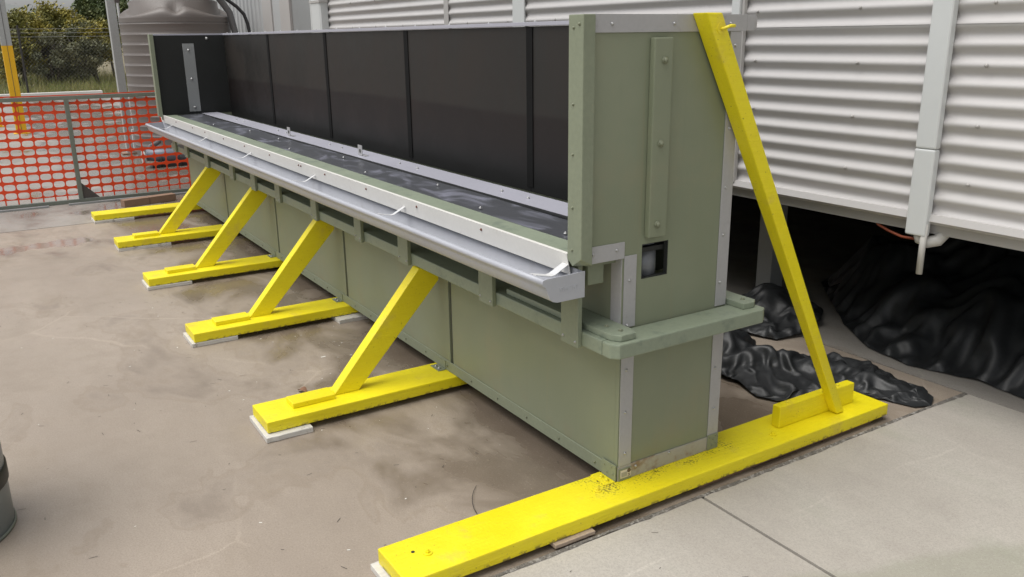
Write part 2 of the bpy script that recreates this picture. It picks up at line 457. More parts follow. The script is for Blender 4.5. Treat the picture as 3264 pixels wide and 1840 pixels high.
def bar(a, b, w, t, wdir, n=1):
    # a straight timber from a to b: w wide along wdir (3D), t thick along the remaining direction
    a, b = Vector(a), Vector(b); d = (b-a).normalized(); wd = Vector(wdir); wd = (wd-d*wd.dot(d)).normalized(); td = d.cross(wd)
    mb = MB(); vs = []
    for i in range(n+1):
        p = a+(b-a)*i/n
        for su, sv in ((-1, -1), (1, -1), (1, 1), (-1, 1)): vs.append(p+wd*su*w/2+td*sv*t/2)
    fs = [(0, 1, 2, 3), tuple(4*n+k for k in (3, 2, 1, 0))]
    for i in range(n):
        for k in range(4): fs.append((4*i+k, 4*i+(k+1) % 4, 4*i+4+(k+1) % 4, 4*i+4+k))
    return mb.add(vs, fs)

# screw heads: axis along +X; shared meshes
def screw_mesh(name, r, mat):
    mb = MB()
    mb.tube([(0, 0, 0), (r*.35, 0, 0)], r, 10)
    mb.tube([(r*.35, 0, 0), (r*.8, 0, 0), (r*1.0, 0, 0)], [r*.72, r*.6, r*.2], 10)
    return raw_mesh(name, mb, mat)
SCR = screw_mesh('screw_silver', .007, 'screw')
SCRG = screw_mesh('screw_green', .0055, 'screw_green')
BOLTG = screw_mesh('bolt_green', .012, 'screw_green')
SCRR = screw_mesh('screw_rust', .008, 'rust_screw')
SCRW = screw_mesh('screw_wall', .0085, 'trim_grey')
RX, RY, RZ = (0, 0, 0), (0, 0, R(-90)), (0, R(-90), 0)    # facing +x, -y, +z

GZ = -.075
# ------------------------------------------------------------------ ground
def sheet(name, x0, x1, y0, y1, z0, z1, mat, nx=1, ny=1):
    mb = MB(); mb.box(x0, x1, y0, y1, z0, z1)
    o = mb.build(name, mat); o['kind'] = 'structure'; return o
gs = MB(); gs.add([(-300, -250, -.19), (150, -250, -.19), (150, 300, -.19), (-300, 300, -.19)], [(0, 1, 2, 3)])
tag(gs.build('ground', 'soil', fixn=False), kind='structure')
g = .006
sheet('damp_slab', -6.4+g, .15-g, -9, 1.91-g, GZ-.1, GZ, 'conc_wet')
sheet('yard_slab', -27, -6.4-g, -9, 1.91-g, GZ-.1, GZ+.0005, 'conc_far')
sheet('pale_slab', .15+g, 9, .265+g, 1.91-g, GZ-.1, GZ+.004, 'conc_light')
sheet('pale_slab', .15+g, 9, -9, .265-g, GZ-.1, GZ+.003, 'conc_light')
sheet('under_building_slab', -27, 9, 1.91+g, 16, GZ-.1, GZ+.001, 'conc_far')
# crumbled joint filler along the slab edge
jf = MB()
N = 150
for lay in range(2):
    vs = []; fs = []
    for i in range(N+1):
        y = -2.2+(1.9+2.2)*i/N
        wl = .008+.009*noise.noise(Vector((y*4, lay*5, 0)))+.006*noise.noise(Vector((y*25, 3, lay)))
        wr = .009+.012*noise.noise(Vector((y*3, 9, lay)))+.007*noise.noise(Vector((y*30, 1, lay)))
        h = GZ+.0085+.0025*noise.noise(Vector((y*40, 2, lay)))
        vs += [(.15-max(.004, wl), y, GZ+.0006), (.15-.004, y, h), (.15+.004, y, h-.002), (.15+max(.004, wr), y, GZ+.0046)]
    for i in range(N):
        for k in range(3): fs.append((4*i+k, 4*i+4+k, 4*i+5+k, 4*i+1+k))
    if lay == 0: jf.add(vs, fs)
tag(jf.build('joint_filler', 'joint_dirt'), 'crumbled dark dirt filling the joint between the damp slab and pale slabs', 'dirt', kind='stuff')
sheet('kerb', -27.4, -27.1, -9, 1.9, GZ-.1, GZ+.14, 'flash')

# ------------------------------------------------------------------ the long trough
XE = -6.47
T = empty('timber_trough', (-3.2, .24, 0))
tag(T, 'long olive green timber trough with black lined back and yellow outrigger props', 'trough')
def tp(mb, name, mat, parent=T, bevel=.0, **k): return mb.build(name, mat, parent, bevel, **k)

# --- lower box
seams = [-.0, -1.215, -2.505, -3.795, -5.16, XE]
core = tp(MB().box(XE+.004, -.022, .016, .455, .004, .69), 'core_box', 'green')
tp(MB().box(XE+.004, -.16, .016, .455, .691, .80), 'core_box', 'under')
for a, b in zip(seams[:-1], seams[1:]):
    x1 = a-(.014 if a else 0); x0 = b+(.014 if b != XE else 0)
    tp(MB().box(x0, x1-.0186 if a == 0 else x1, 0, .015, .0, .812), 'front_panel', 'green', bevel=.002)
for sx in seams[1:-1]:
    tp(MB().box(sx+.001, sx+.013, .004, .0155, .05, .8), 'seam_batten', 'rib')
base = tp(MB().prism([(-.005, .002), (.0, .002), (.0, .05), (-.003, .052), (-.005, .049)], 'x', XE, -.003), 'base_angle', 'green_edge')
for i in range(28): inst(SCRG, 'screw', (-.12-.226*i, -.0052, .026), base, RY)
# back of the lower box
tp(MB().box(XE, -.0185, .457, .478, 0, 1.53), 'back_panel', 'green')

# --- near end panel with the square hole
def cellplate(yc, zc, skip, x0, x1):
    mb = MB(); ny, nz = len(yc), len(zc); idx = {}
    def vid(i, j, s):
        k = (i, j, s)
        if k not in idx: idx[k] = len(mb.v); mb.v.append((x0 if s == 0 else x1, yc[i], zc[j]))
        return idx[k]
    on = lambda i, j: 0 <= i < ny-1 and 0 <= j < nz-1 and (i, j) not in skip
    for i in range(ny-1):
        for j in range(nz-1):
            if not on(i, j): continue
            for s in (0, 1): mb.f.append((vid(i, j, s), vid(i+1, j, s), vid(i+1, j+1, s), vid(i, j+1, s)))
            for di, dj, a, b in ((-1, 0, (i, j), (i, j+1)), (1, 0, (i+1, j), (i+1, j+1)), (0, -1, (i, j), (i+1, j)), (0, 1, (i, j+1), (i+1, j+1))):
                if not on(i+di, j+dj): mb.f.append((vid(*a, 0), vid(*b, 0), vid(*b, 1), vid(*a, 1)))
    return mb
yc = [-.139, 0, .082, .197, .48]; zc = [0, .727, .811, .846, 1.565]
end_near = tp(cellplate(yc, zc, {(0, 0), (0, 1), (2, 1), (2, 2)}, -.018, 0), 'end_panel', 'green')
# what the hole shows: a recess with a grey pipe standing in it
for bx in ((.0825, .0845, .7275, .8455), (.1945, .1965, .7275, .8455), (.0848, .1942, .7275, .7295), (.0848, .1942, .8435, .8455)):
    tp(MB().box(-.0178, -.0012, *bx), 'opening_shade_strip', 'dark_hole')  # dark strips added so the opening's cut edges look shaded
tp(MB().tube([(-.075, .15, .692), (-.075, .15, .811)], .045, 24), 'recess_pipe', 'recess_grey', smooth=True)
# metal edge strips on the end
def strip(y0, y1, z0, z1, mat='silver', name='edge_strip', t=.003, x=0.0008, screws=(), bevel=.0008, m=None):
    o = tp(MB().box(x, x+t, y0, y1, z0, z1), name, mat, bevel=bevel)
    for (y, z) in screws: inst(m or SCR, 'screw', (x+t, y, z), o, RX, (.8, .8, .8))
    return o
strip(.43, .482, .056, .514, screws=((.449, .33), (.454, .167)))
strip(.43, .482, .57, 1.514, screws=((.453, 1.47), (.448, .998), (.449, .831), (.446, .659), (.45, 1.2)))
strip(.004, .058, .056, .514, screws=((.026, .417), (.026, .26), (.029, .103)))
thr = strip(.0065, .058, .57, .817, screws=((.028, .733), (.024, .577)))
MB().box(-.052, .0008, -.0035, -.0008, .57, .814).build('return_leg', 'silver', thr)
strip(-.136, .0055, .811, .866, screws=((-.125, .841), (-.028, .843)))
rs = strip(.0, .482, .0, .055, 'rusty', 'base_strip', screws=((.239, .045), (.081, .039)))
br = tp(MB().box(.0042, .0068, .428, .483, .0, .062), 'corner_bracket', 'green_edge', bevel=.0008)
for y, z in ((.44, .05), (.458, .04), (.47, .052), (.45, .018), (.472, .02)): inst(SCRG, 'screw', (.0068, y, z), br, RX, (.6, .6, .6))
lb = tp(MB().box(.0042, .0064, .003, .06, .0, .046), 'corner_bracket', 'green_edge', bevel=.0008)
MB().box(.0066, .0072, .010, .058, .010, .040).build('label', 'label_white', lb)
MB().box(.0074, .0078, .014, .040, .014, .032).build('label_print', 'rusty', lb)
MB().tube([(.0074, .048, .034), (.0079, .048, .034)], .0085, 14).build('label_mark', 'label_brown', lb)
MB().box(.0074, .0078, .043, .054, .013, .016).build('label_print', 'label_brown', lb)
MB().box(.0074, .0078, .043, .054, .019, .022).build('label_print', 'label_brown', lb)
# green bracket on the front corner and foot plates on the beam
fb = tp(MB().box(-.075, .001, -.0085, -.0055, .0, .062), 'corner_bracket', 'green_edge', bevel=.0008)
for x, z in ((-.06, .045), (-.045, .02), (-.02, .05), (-.012, .025)): inst(SCRG, 'screw', (x, -.0085, z), fb, RY, (.6, .6, .6))
top = strip(-.1395, .502, 1.515, 1.568, screws=((-.066, 1.54), (.18, 1.54), (.425, 1.54)), t=.004)
MB().prism([(.503, 1.517), (.535, 1.516), (.549, 1.526), (.5495, 1.556), (.541, 1.567), (.503, 1.566)], 'x', .0015, .0045).build('bent_tab', 'silver', top, .001)
bat = tp(MB().box(.0008, .024, .088, .164, .87, 1.499), 'centre_batten', 'green', bevel=.004)
for y, z in ((.129, 1.431), (.124, 1.175), (.122, .913)): inst(BOLTG, 'bolt', (.024, y, z), bat, RX)

# --- ledge frame
def ledge(poly, z0=.516, z1=.567, name='ledge_rail', mat='green_ledge', bev=.005): return tp(MB().prism(poly, 'z', z0, z1), name, mat, bevel=bev)
ledge([(XE-.12, -.12), (.0515, -.12), (.0515, -.0015), (XE-.12, -.0015)])
ledge([(.053, -.12), (.094, -.12), (.118, -.098), (.118, .555), (.103, .576), (.006, .576), (.006, -.0015), (.053, -.0015)])
ledge([(.0045, .481), (.0045, .576), (XE-.12, .576), (XE-.12, .481)])
ledge([(XE-.005, -.0), (XE-.12, -.0), (XE-.12, .48), (XE-.005, .48)])
cap = ledge([(-.56, -.1), (.07, -.1), (.1, -.078), (.1, -.02), (.06, -.004), (-.56, -.004)], .5675, .589, 'ledge_cap', bev=.003)
for x, y in ((-.0, -.06), (.06, -.05), (-.2, -.05)): inst(BOLTG, 'bolt', (x, y, .589), cap, RZ, (.5, .7, .7))
cap = ledge([(.082, .49), (.085, .54), (.066, .566), (-.3, .566), (-.3, .486)], .5675, .589, 'ledge_cap', bev=.003)
inst(BOLTG, 'bolt', (.04, .53, .589), cap, RZ, (.5, .7, .7))
# cleats carrying the gutter edge
for (xa, xb) in ((-.15, -.053), (-.707, -.602), (-1.452, -1.348), (-1.982, -1.895), (-2.636, -2.545), (-3.31, -3.212), (-3.856, -3.752), (-4.415, -4.31), (-5.188, -5.075), (-5.936, -5.82), (-6.42, -6.303)):
    c = tp(MB().box(xa, xb, -.138, -.1205, .511, .80), 'cleat', 'green_edge', bevel=.0025)
    for dx, dz in ((.014, .535), (xb-xa-.014, .53)): inst(SCR, 'screw', (xa+dx, -.138, dz), c, RY, (.7, .7, .7))
tp(MB().box(XE, -.03, -.1185, -.0025, .792, .8115), 'soffit_board', 'green')
tp(MB().box(-.075, -.045, -.105, -.04, .725, .7915), 'hanger_block', 'green_edge', bevel=.004)

# --- hopper floor, lining and back
tp(MB().box(XE, -.019, -.1725, -.066, .8125, .84), 'floor_board', 'green_ledge', bevel=.002)
# flap: slightly wavy sheet
mb = MB(); NX, NY = 160, 8
for i in range(NX+1):
    for j in range(NY+1):
        x = XE+.01+(-.03-XE)*i/NX; y = -.064+(.155+.064)*j/NY
        z = .8365+.005*noise.noise(Vector((x*2.2, y*5, 1)))+.006*noise.noise(Vector((x*.8, y*9, 4)))
        mb.v.append((x, y, z))
for i in range(NX):
    for j in range(NY):
        a = i*(NY+1)+j; mb.f.append((a, a+NY+1, a+NY+2, a+1))
flp = tp(mb, 'rubber_flap', 'flap', smooth=True)
for x, y in ((-2.651, .089), (-2.033, -.035), (-1.462, .088), (-.863, -.03), (-.289, -.02), (-3.836, .081), (-3.237, -.04), (-4.5, .07), (-5.2, -.03)):
    inst(SCR, 'screw', (x, y, .842), flp, RZ, (1.1, 1.1, 1.1))
tp(MB().box(XE, -.019, -.06, .31, .8125, .8285), 'floor_sheet', 'rib')
st = tp(MB().prism([(.15, .838), (.31, .842), (.31, .846), (.15, .843)], 'x', XE+.02, -.02), 'steel_strip', 'strip')
for x in (-.919, -1.132, -1.983, -2.201, -3.058, -3.27, -4.156, -4.355, -5.281, -5.505):
    inst(SCR, 'bolt', (x, .237, .8452), st, RZ, (1.1, 1.1, 1.1))
tp(MB().box(XE+.03, -.03, .1465, .1495, .836, .8465), 'strip_lip', 'rib')
for x in (-2.66, -3.97):
    lug = tp(MB().box(x-.03, x+.03, .196, .2, .845, .905), 'lug', 'silver', bevel=.001)
    MB().box(x-.004, x+.012, .194, .1955, .862, .882).build('slot', 'dark_hole', lug)
    MB().box(x-.03, x+.06, .2, .225, .8455, .848).build('foot', 'silver', lug)
ribs = [-.019, -1.215, -2.49, -3.785, -5.1, XE]
for a, b in zip(ribs[:-1], ribs[1:]):
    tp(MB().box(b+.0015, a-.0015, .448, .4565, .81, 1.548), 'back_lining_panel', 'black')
for x in ribs[1:-1]:
    tp(MB().box(x-.028, x+.022, .4435, .4475, .83, 1.5465), 'lining_rib', 'rib_matt', bevel=.0015)
rail = tp(MB().prism([(.436, 1.551), (.494, 1.551), (.494, 1.567), (.436, 1.567)], 'x', XE-.02, -.006), 'top_rail', 'strip', bevel=.001)
for i in range(16): inst(SCR, 'screw', (-.4-.4*i, .465, 1.567), rail, RZ)
# far end panel and the posts closing the front edge
far = tp(MB().prism([(-.19, .80), (-.19, 1.562), (.478, 1.562), (.478, 0), (0, 0), (0, .80)], 'x', XE-.024, XE-.006), 'end_panel', 'green')
tp(MB().box(XE-.0055, XE, -.183, .447, .8405, 1.552), 'end_lining', 'black_end')
fbt = tp(MB().box(XE+.0005, XE+.004, .062, .165, .862, 1.479), 'centre_strap', 'steel_grey', bevel=.001)
for z in (1.42, 1.16, .90): inst(SCR, 'bolt', (XE+.004, .112, z), fbt, RX, (1.7, 1.7, 1.7))
inst(SCR, 'bolt', (XE+.0005, .288, 1.522), far, RX, (1.8, 1.8, 1.8))
tp(MB().box(XE-.02, XE+.001, -.18, .44, 1.5525, 1.566), 'end_top_rail', 'strip', bevel=.001)
tp(MB().prism([(-.222, .836), (-.186, .82), (-.186, 1.563), (-.222, 1.563)], 'x', XE-.04, XE+.03), 'front_post', 'green_edge', bevel=.003)
post = tp(MB().add([(-.05, -.185, .825), (-.022, -.185, .812), (.023, -.185, .838), (.023, -.1405, .812), (-.05, -.1405, .812),
                    (-.05, -.185, 1.567), (.023, -.185, 1.567), (.023, -.1405, 1.567), (-.05, -.1405, 1.567)],
                   [(4, 3, 2, 1, 0), (5, 6, 7, 8), (0, 1, 2, 6, 5), (2, 3, 7, 6), (3, 4, 8, 7), (4, 0, 5, 8)]), 'front_post', 'green_edge', bevel=.003)
for z in (1.53, 1.31, 1.16, .995, .86): inst(SCRG, 'screw', (-.024, -.185, z), post, RY, (.9, .9, .9))
inst(SCRG, 'screw', (.004, -.185, 1.54), post, RY, (.9, .9, .9))

# --- white flashing and gutter
fl = tp(MB().prism([(-.186, .8428), (-.171, .8428), (-.171, .841), (-.183, .8408), (-.1695, .772), (-.173, .772)], 'x', -6.6, -.052), 'white_flashing', 'flash')
for x in (-.597, -1.138, -1.679, -2.229, -2.61, -2.649, -3.192, -3.75, -4.295, -4.85, -5.273, -5.901):
    inst(SCRR, 'screw', (x, -.1822, .822), fl, RY, (.7, .7, .7))
prof = [(-.156, .792), (-.157, .709), (-.262, .709), (-.278, .714), (-.291, .727), (-.299, .75), (-.303, .763), (-.312, .768), (-.317, .777), (-.313, .786), (-.304, .788), (-.298, .783)]
inner = [(y+.0025*(1 if y < -.2 else -1), z+.0025) for y, z in prof]
def gz(x): return .028*x/6.6 if x < 0 else 0
mb = MB(); xs = [.002-6.65*i/40 for i in range(41)]; n = len(prof)
for x in xs:
    sag = .003*noise.noise(Vector((x*1.3, 0, 0)))
    for y, z in prof: mb.v.append((x, y+sag, z+gz(x)))
for i in range(len(xs)-1):
    for k in range(n-1): mb.f.append((i*n+k, i*n+k+1, (i+1)*n+k+1, (i+1)*n+k))
gut = tp(mb, 'gutter', 'galv', smooth=False, fixn=False)
sol = gut.modifiers.new('thickness', 'SOLIDIFY'); sol.thickness = .0016; sol.offset = 0
for p in gut.data.polygons: p.use_smooth = True
cappoly = [(-.154, .794), (-.155, .7075), (-.262, .7075), (-.279, .7125), (-.2925, .726), (-.3005, .75), (-.305, .762), (-.314, .767), (-.319, .777), (-.315, .787), (-.304, .79)]
ecap = MB().prism(cappoly, 'x', .0012, .0045).build('end_cap', 'galv', gut, .0012)
MB().prism([(y, z-.028) for y, z in cappoly], 'x', -6.655, -6.6505).build('end_cap', 'galv', gut, .0012)
# lettering pressed into the cap
tc = bpy.data.curves.new('pressed_lettering', 'FONT'); tc.body = 'YEACHT'; tc.size = .020; tc.extrude = .0004; tc.align_x = 'CENTER'
tmp = bpy.data.objects.new('tmp', tc); COL.objects.link(tmp)
dg = bpy.context.evaluated_depsgraph_get()
tme = bpy.data.meshes.new_from_object(tmp.evaluated_get(dg)); bpy.data.objects.remove(tmp)
tme.materials.clear(); tme.materials.append(M['galv'])
lo = bpy.data.objects.new('pressed_lettering', tme); COL.objects.link(lo)
lo.location = (.0049, -.218, .742); lo.rotation_euler = (R(90), 0, R(90)); W[lo] = Vector(lo.location); attach(lo, gut)
for x in (-.06, -.075, -1.27, -2.4, -3.62, -4.82, -6.1):
    z = gz(x)
    b = MB()
    pth = [(-.305, .789), (-.245, .776), (-.232, .778), (-.178, .806)]
    for (ya, za), (yb, zb) in zip(pth[:-1], pth[1:]):
        b.add([(x-.009, ya, za+z), (x+.009, ya, za+z), (x+.009, yb, zb+z), (x-.009, yb, zb+z), (x-.009, ya, za+z+.002), (x+.009, ya, za+z+.002), (x+.009, yb, zb+z+.002), (x-.009, yb, zb+z+.002)],
              [(0, 3, 2, 1), (4, 5, 6, 7), (0, 1, 5, 4), (1, 2, 6, 5), (2, 3, 7, 6), (3, 0, 4, 7)])
    b.build('strap', 'zinc', gut)

# --- yellow outriggers
def plank(x0, x1, y0, y1, z0, z1, seed, n=14):
    mb = MB(); vs = []
    for i in range(n+1):
        y = y0+(y1-y0)*i/n
        for (x, z) in ((x0, z0), (x1, z0), (x1, z1), (x0, z1)):
            nv = noise.noise_vector(Vector((x*3+seed, y*2.5, z*8)))
            vs.append((x+nv.x*.003, y, z+nv.z*.0025*(1 if z == z0 else .4)))
    fs = [(0, 1, 2, 3), tuple(4*n+k for k in (3, 2, 1, 0))]
    for i in range(n):
        for k in range(4): fs.append((4*i+k, 4*i+(k+1) % 4, 4*i+4+(k+1) % 4, 4*i+4+k))
    mb.add(vs, fs); return mb
centres = [-1.272, -2.58, -3.882, -5.168]
for i, cx in enumerate(centres):
    bm_ = tp(plank(cx-.108, cx+.108, -.89, .56, -.05, -.0005, i*7), 'outrigger_beam', 'yellow', bevel=.004)
    bm_['label'] = 'yellow timber outrigger lying on the slab'
    # diagonal prop: side face is a parallelogram cut level on the beam and upright against the box
    MB().prism([(-.562, .0), (-.442, .0), (-.006, .463), (-.006, .513), (-.112, .513)][0:2] + [(-.024, .444), (-.024, .512), (-.1215, .512)], 'x', cx-.062, cx+.0).build('prop', 'yellow', bm_, .004)
    MB().box(cx-.062, cx+.034, -.755, -.566, 0, .022).build('stop_block', 'yellow', bm_, .003)
    hp = MB().box(cx-.08, cx+.005, -.045, -.006, 0, .003).build('foot_plate', 'green_edge', bm_)
    MB().box(cx-.08, cx+.005, -.0085, -.0055, 0.0035, .045).build('foot_plate', 'green_edge', bm_)
    for dx in (-.055, -.022): inst(SCR, 'bolt', (cx+dx, -.028, .003), bm_, RZ, (1.1, 1.1, 1.1))
fb_ = tp(plank(-6.56, -6.345, -.9, 1.3, -.05, -.0005, 51), 'outrigger_beam', 'yellow', bevel=.004)
eb = tp(plank(-.085, .122, -.873, 1.368, -.052, -.0005, 77, 24), 'outrigger_beam', 'yellow_end', bevel=.004)
# near end prop with its foot block and hooked bolt
pv = []
for (ya, yb, z, xa, xb) in ((.253, .321, 1.571, .005, .07), (1.10, 1.145, .002, .029, .07)):
    pv += [(xa, ya, z), (xb, ya, z), (xb, yb, z), (xa, yb, z)]
pr = MB().add(pv, [(0, 1, 2, 3), (7, 6, 5, 4), (0, 4, 5, 1), (1, 5, 6, 2), (2, 6, 7, 3), (3, 7, 4, 0)]).build('prop', 'yellow', eb, .005)
MB().box(-.012, .028, .80, 1.256, 0, .09).build('stop_block', 'yellow', eb, .004)
for y in (.86, 1.17): inst(BOLTG.copy(), 'bolt', (.008, y, .09), eb, RZ, (.5, .7, .7)).data.materials[0] = M['yellow']
hk = MB().tube([(.068, .318, 1.522), (.083, .318, 1.523), (.092, .322, 1.527), (.094, .333, 1.531), (.094, .352, 1.531)], .0052, 8)
hk.build('hook_bolt', 'yellow', eb, smooth=True)
MB().tube([(.0685, .316, 1.524), (.072, .316, 1.524)], .017, 14).build('washer', 'yellow', eb)
MB().tube([(.0688, .313, 1.508), (.0696, .313, 1.508)], .005, 8).build('hole', 'dark_hole', eb)
pl = MB().box(-.085, .002, -.052, -.0095, 0, .003).build('foot_plate', 'yellow', eb, .001)
for x, y in ((-.05, -.03), (-.02, -.03)): inst(SCR.copy(), 'bolt', (x, y, .003), eb, RZ, (1.3, 1.3, 1.3)).data.materials[0] = M['yellow']
for x, y in ((.012, -.095), (.022, -.755), (.05, .74)):
    bl = MB().tube([(x, y, 0), (x, y, .003)], .015, 16); bl.tube([(x, y, .003), (x, y, .010)], .008, 6); bl.tube([(x, y, .010), (x, y, .014)], .0045, 8)
    bl.build('bolt', 'yellow', eb)
MB().tube([(-.008, -.79, -.0002), (-.008, -.79, .0006)], .006, 10).build('hole', 'dark_hole', eb)

# ------------------------------------------------------------------ packers under the beams
def packer(x0, x1, y0, y1, z0, z1, label, mat='white_board', seed=0, rot=0, group='white packers under the yellow beams'):
    mb = plank(x0, x1, y0, y1, z0, z1, seed, 8)
    mb.v = [(p[0]+.004*noise.noise(Vector((p[0]*9, p[1]*30, seed))), p[1]+.004*noise.noise(Vector((p[0]*20, p[1]*9, seed+4))), p[2]) for p in mb.v]
    o = mb.build('timber_packer', mat, None, .002)
    tag(o, label, 'packer', group); return o
packer(-1.39, -1.128, -.905, -.71, GZ, -.0525, 'wide white board under the nearest propped beam, jutting out at its side', seed=1)
packer(-2.69, -2.468, -.905, -.66, GZ, -.0525, 'white board under the second propped beam from the camera', seed=2)
packer(-3.995, -3.765, -.9, -.62, GZ, -.0525, 'white board under the third propped beam from the camera', seed=3)
packer(-5.28, -5.055, -.89, -.5, GZ, -.0525, 'double white board under the fourth propped beam from the camera', seed=4)
packer(-6.57, -6.33, -.905, -.57, GZ, -.0525, 'white board under the farthest yellow beam, near the orange net', seed=5)
packer(-.1, .02, -.895, -.72, GZ, -.0545, 'grey white packer under the free end of the nearest beam', seed=6)
packer(-2.60, -2.40, -.1, .3, GZ, -.0525, 'pale packer under the trough beside the second propped beam', seed=8)
packer(.05, .138, -.36, -.2, GZ+.006, -.0545, 'thin bare timber shim under the near edge of the nearest beam', 'timber_raw', 9, group='bare shims')
packer(-.06, .10, .3, 1.3, GZ, -.0545, 'long dark shim under the beam at the trough end', 'brown_wood', 12, group='bare shims')

# ------------------------------------------------------------------ corrugated building on the right
YW = 1.6
B = empty('clad_building', (-2, 3.2, GZ))
tag(B, 'raised building clad in pale horizontal corrugated steel behind the trough', 'building')
cols = [(-7.2, -4.135), (-4.13, -1.051), (-1.048, .0), (.0, 4.2)]
cols = [(-7.2, -4.136), (-4.134, -1.051), (-1.049, 4.2)]
rows = [(.762, 1.545), (1.545, 2.31), (2.31, 3.1)]
P_ = .0764
for ri, (z0, z1) in enumerate(rows):
    zz = z0; nz = int(round((z1-z0+.03)/P_*14))
    for (x0, x1) in cols:
        mb = MB()
        for i in range(nz+1):
            z = z0-.012+(z1-z0+.024)*i/nz
            y = YW-.0105*math.cos(2*math.pi*(z-.92)/P_)+.0022*(1 if ri % 2 else -1)*0-(.003 if ri == 1 else 0)
            mb.v += [(x0, y, z), (x1, y, z)]
        for i in range(nz): mb.f.append((2*i, 2*i+1, 2*i+3, 2*i+2))
        o = mb.build('cladding_sheet', 'cladding', B, smooth=True, fixn=False)
wall_core = MB().box(-7.19, 4.2, YW+.02, YW+.1, .79, 3.1).build('wall_frame', 'under', B)
for k in range(15):
    for j in range(6):
        x = .782-.572*k+random.uniform(-.008, .008); z = .92+.2292*j
        if x < -7: continue
        inst(SCRW, 'screw', (x, YW-.0112, z), B, RY)
# bottom flashing with sloping face and drip
MB().prism([(YW-.022, .781), (YW+.02, .783), (YW+.02, .74), (YW-.002, .735), (YW-.03, .752)], 'x', -7.2, 4.2).build('bottom_flashing', 'cladding', B)
MB().box(-7.2, 4.2, YW+.025, YW+.1, .69, .7395).build('floor_bearer', 'trim_grey', B)
MB().box(-7.15, 4.2, YW+.101, 5.2, .70, .80).build('floor', 'under', B)
MB().box(-7.15, 4.2, 5.2, 5.25, GZ, 3.1).build('rear_wall_light_block', 'under', B)  # rear wall; its part below the floor is added to keep the void dark
MB().box(-7.2, -7.19, YW+.11, 5.2, .8, 3.1).build('side_wall', 'cladding', B)
MB().box(-7.4, 4.4, YW-.15, 5.4, 3.1, 3.2).build('roof', 'trim_grey', B)
for x in (-6.4, -3.9, -1.32, 1.5):
    for y in (2.2, 4.4): MB().box(x-.055, x+.055, y, y+.11, GZ+.001, .699).build('stump', 'steel_grey', B, .003)
# vertical trims and downpipes
def vtrim(x0, x1, z0, depth, mat, name, bevel=.004, z1=3.1): return MB().box(x0, x1, YW-.012-depth, YW-.0108, z0, z1).build(name, mat, B, bevel)
MB().box(-7.225, -7.2, YW-.02, YW+.05, .76, 3.1).build('corner_trim', 'trim_white', B, .002)
d1 = MB().prism([(-6.985, YW-.012), (-6.985, YW-.085), (-6.965, YW-.1), (-6.735, YW-.1), (-6.715, YW-.085), (-6.715, YW-.012)], 'z', .8, 3.1).build('downpipe', 'trim_white', B)
MB().box(-7.0, -6.7, YW-.108, YW-.0095, 1.86, 1.885).build('pipe_clip', 'trim_grey', d1, .002)
vtrim(-4.17, -4.098, .77, .004, 'trim_grey', 'joint_strip', .001)
vtrim(-3.146, -2.999, .77, .012, 'trim_white', 'joint_strip', .003)
vtrim(-1.083, -1.03, .77, .035, 'trim_white', 'conduit', .006)
vtrim(-1.028, -1.012, .77, .02, 'trim_grey', 'conduit_edge', .002)
d4 = MB().box(-.018, .072, YW-.05, YW-.0115, 1.047, 3.1).build('downpipe', 'trim_white', B, .01, seg=3)
MB().box(-.0185, .0725, YW-.0506, YW-.0115, .686, 1.0462).build('downpipe_boot', 'trim_white', d4, .01, seg=3)
MB().tube([(.061, YW-.035, .74), (.061, YW-.035, .525)], .0135, 14).build('drain_pipe', 'pvc', d4, smooth=True)
el = [(.03, YW-.02, .70), (.033, YW-.01, .668), (.055, YW+.01, .655), (.085, YW+.03, .665), (.1, YW+.055, .70), (.1, YW+.07, .735)]
MB().tube(el, .026, 14).build('pipe_elbow', 'pvc', d4, smooth=True)
cb = MB().tube([(-.24, YW+.06, .70), (-.20, YW+.03, .684), (-.14, YW+.02, .668), (-.06, YW+.0, .658), (.01, YW-.005, .662), (.05, YW+.0, .672)], .006, 8).build('orange_cable', 'orange_cable', None, smooth=True)
tag(cb, 'short orange cable drooping under the bottom flashing beside the white downpipe', 'cable')

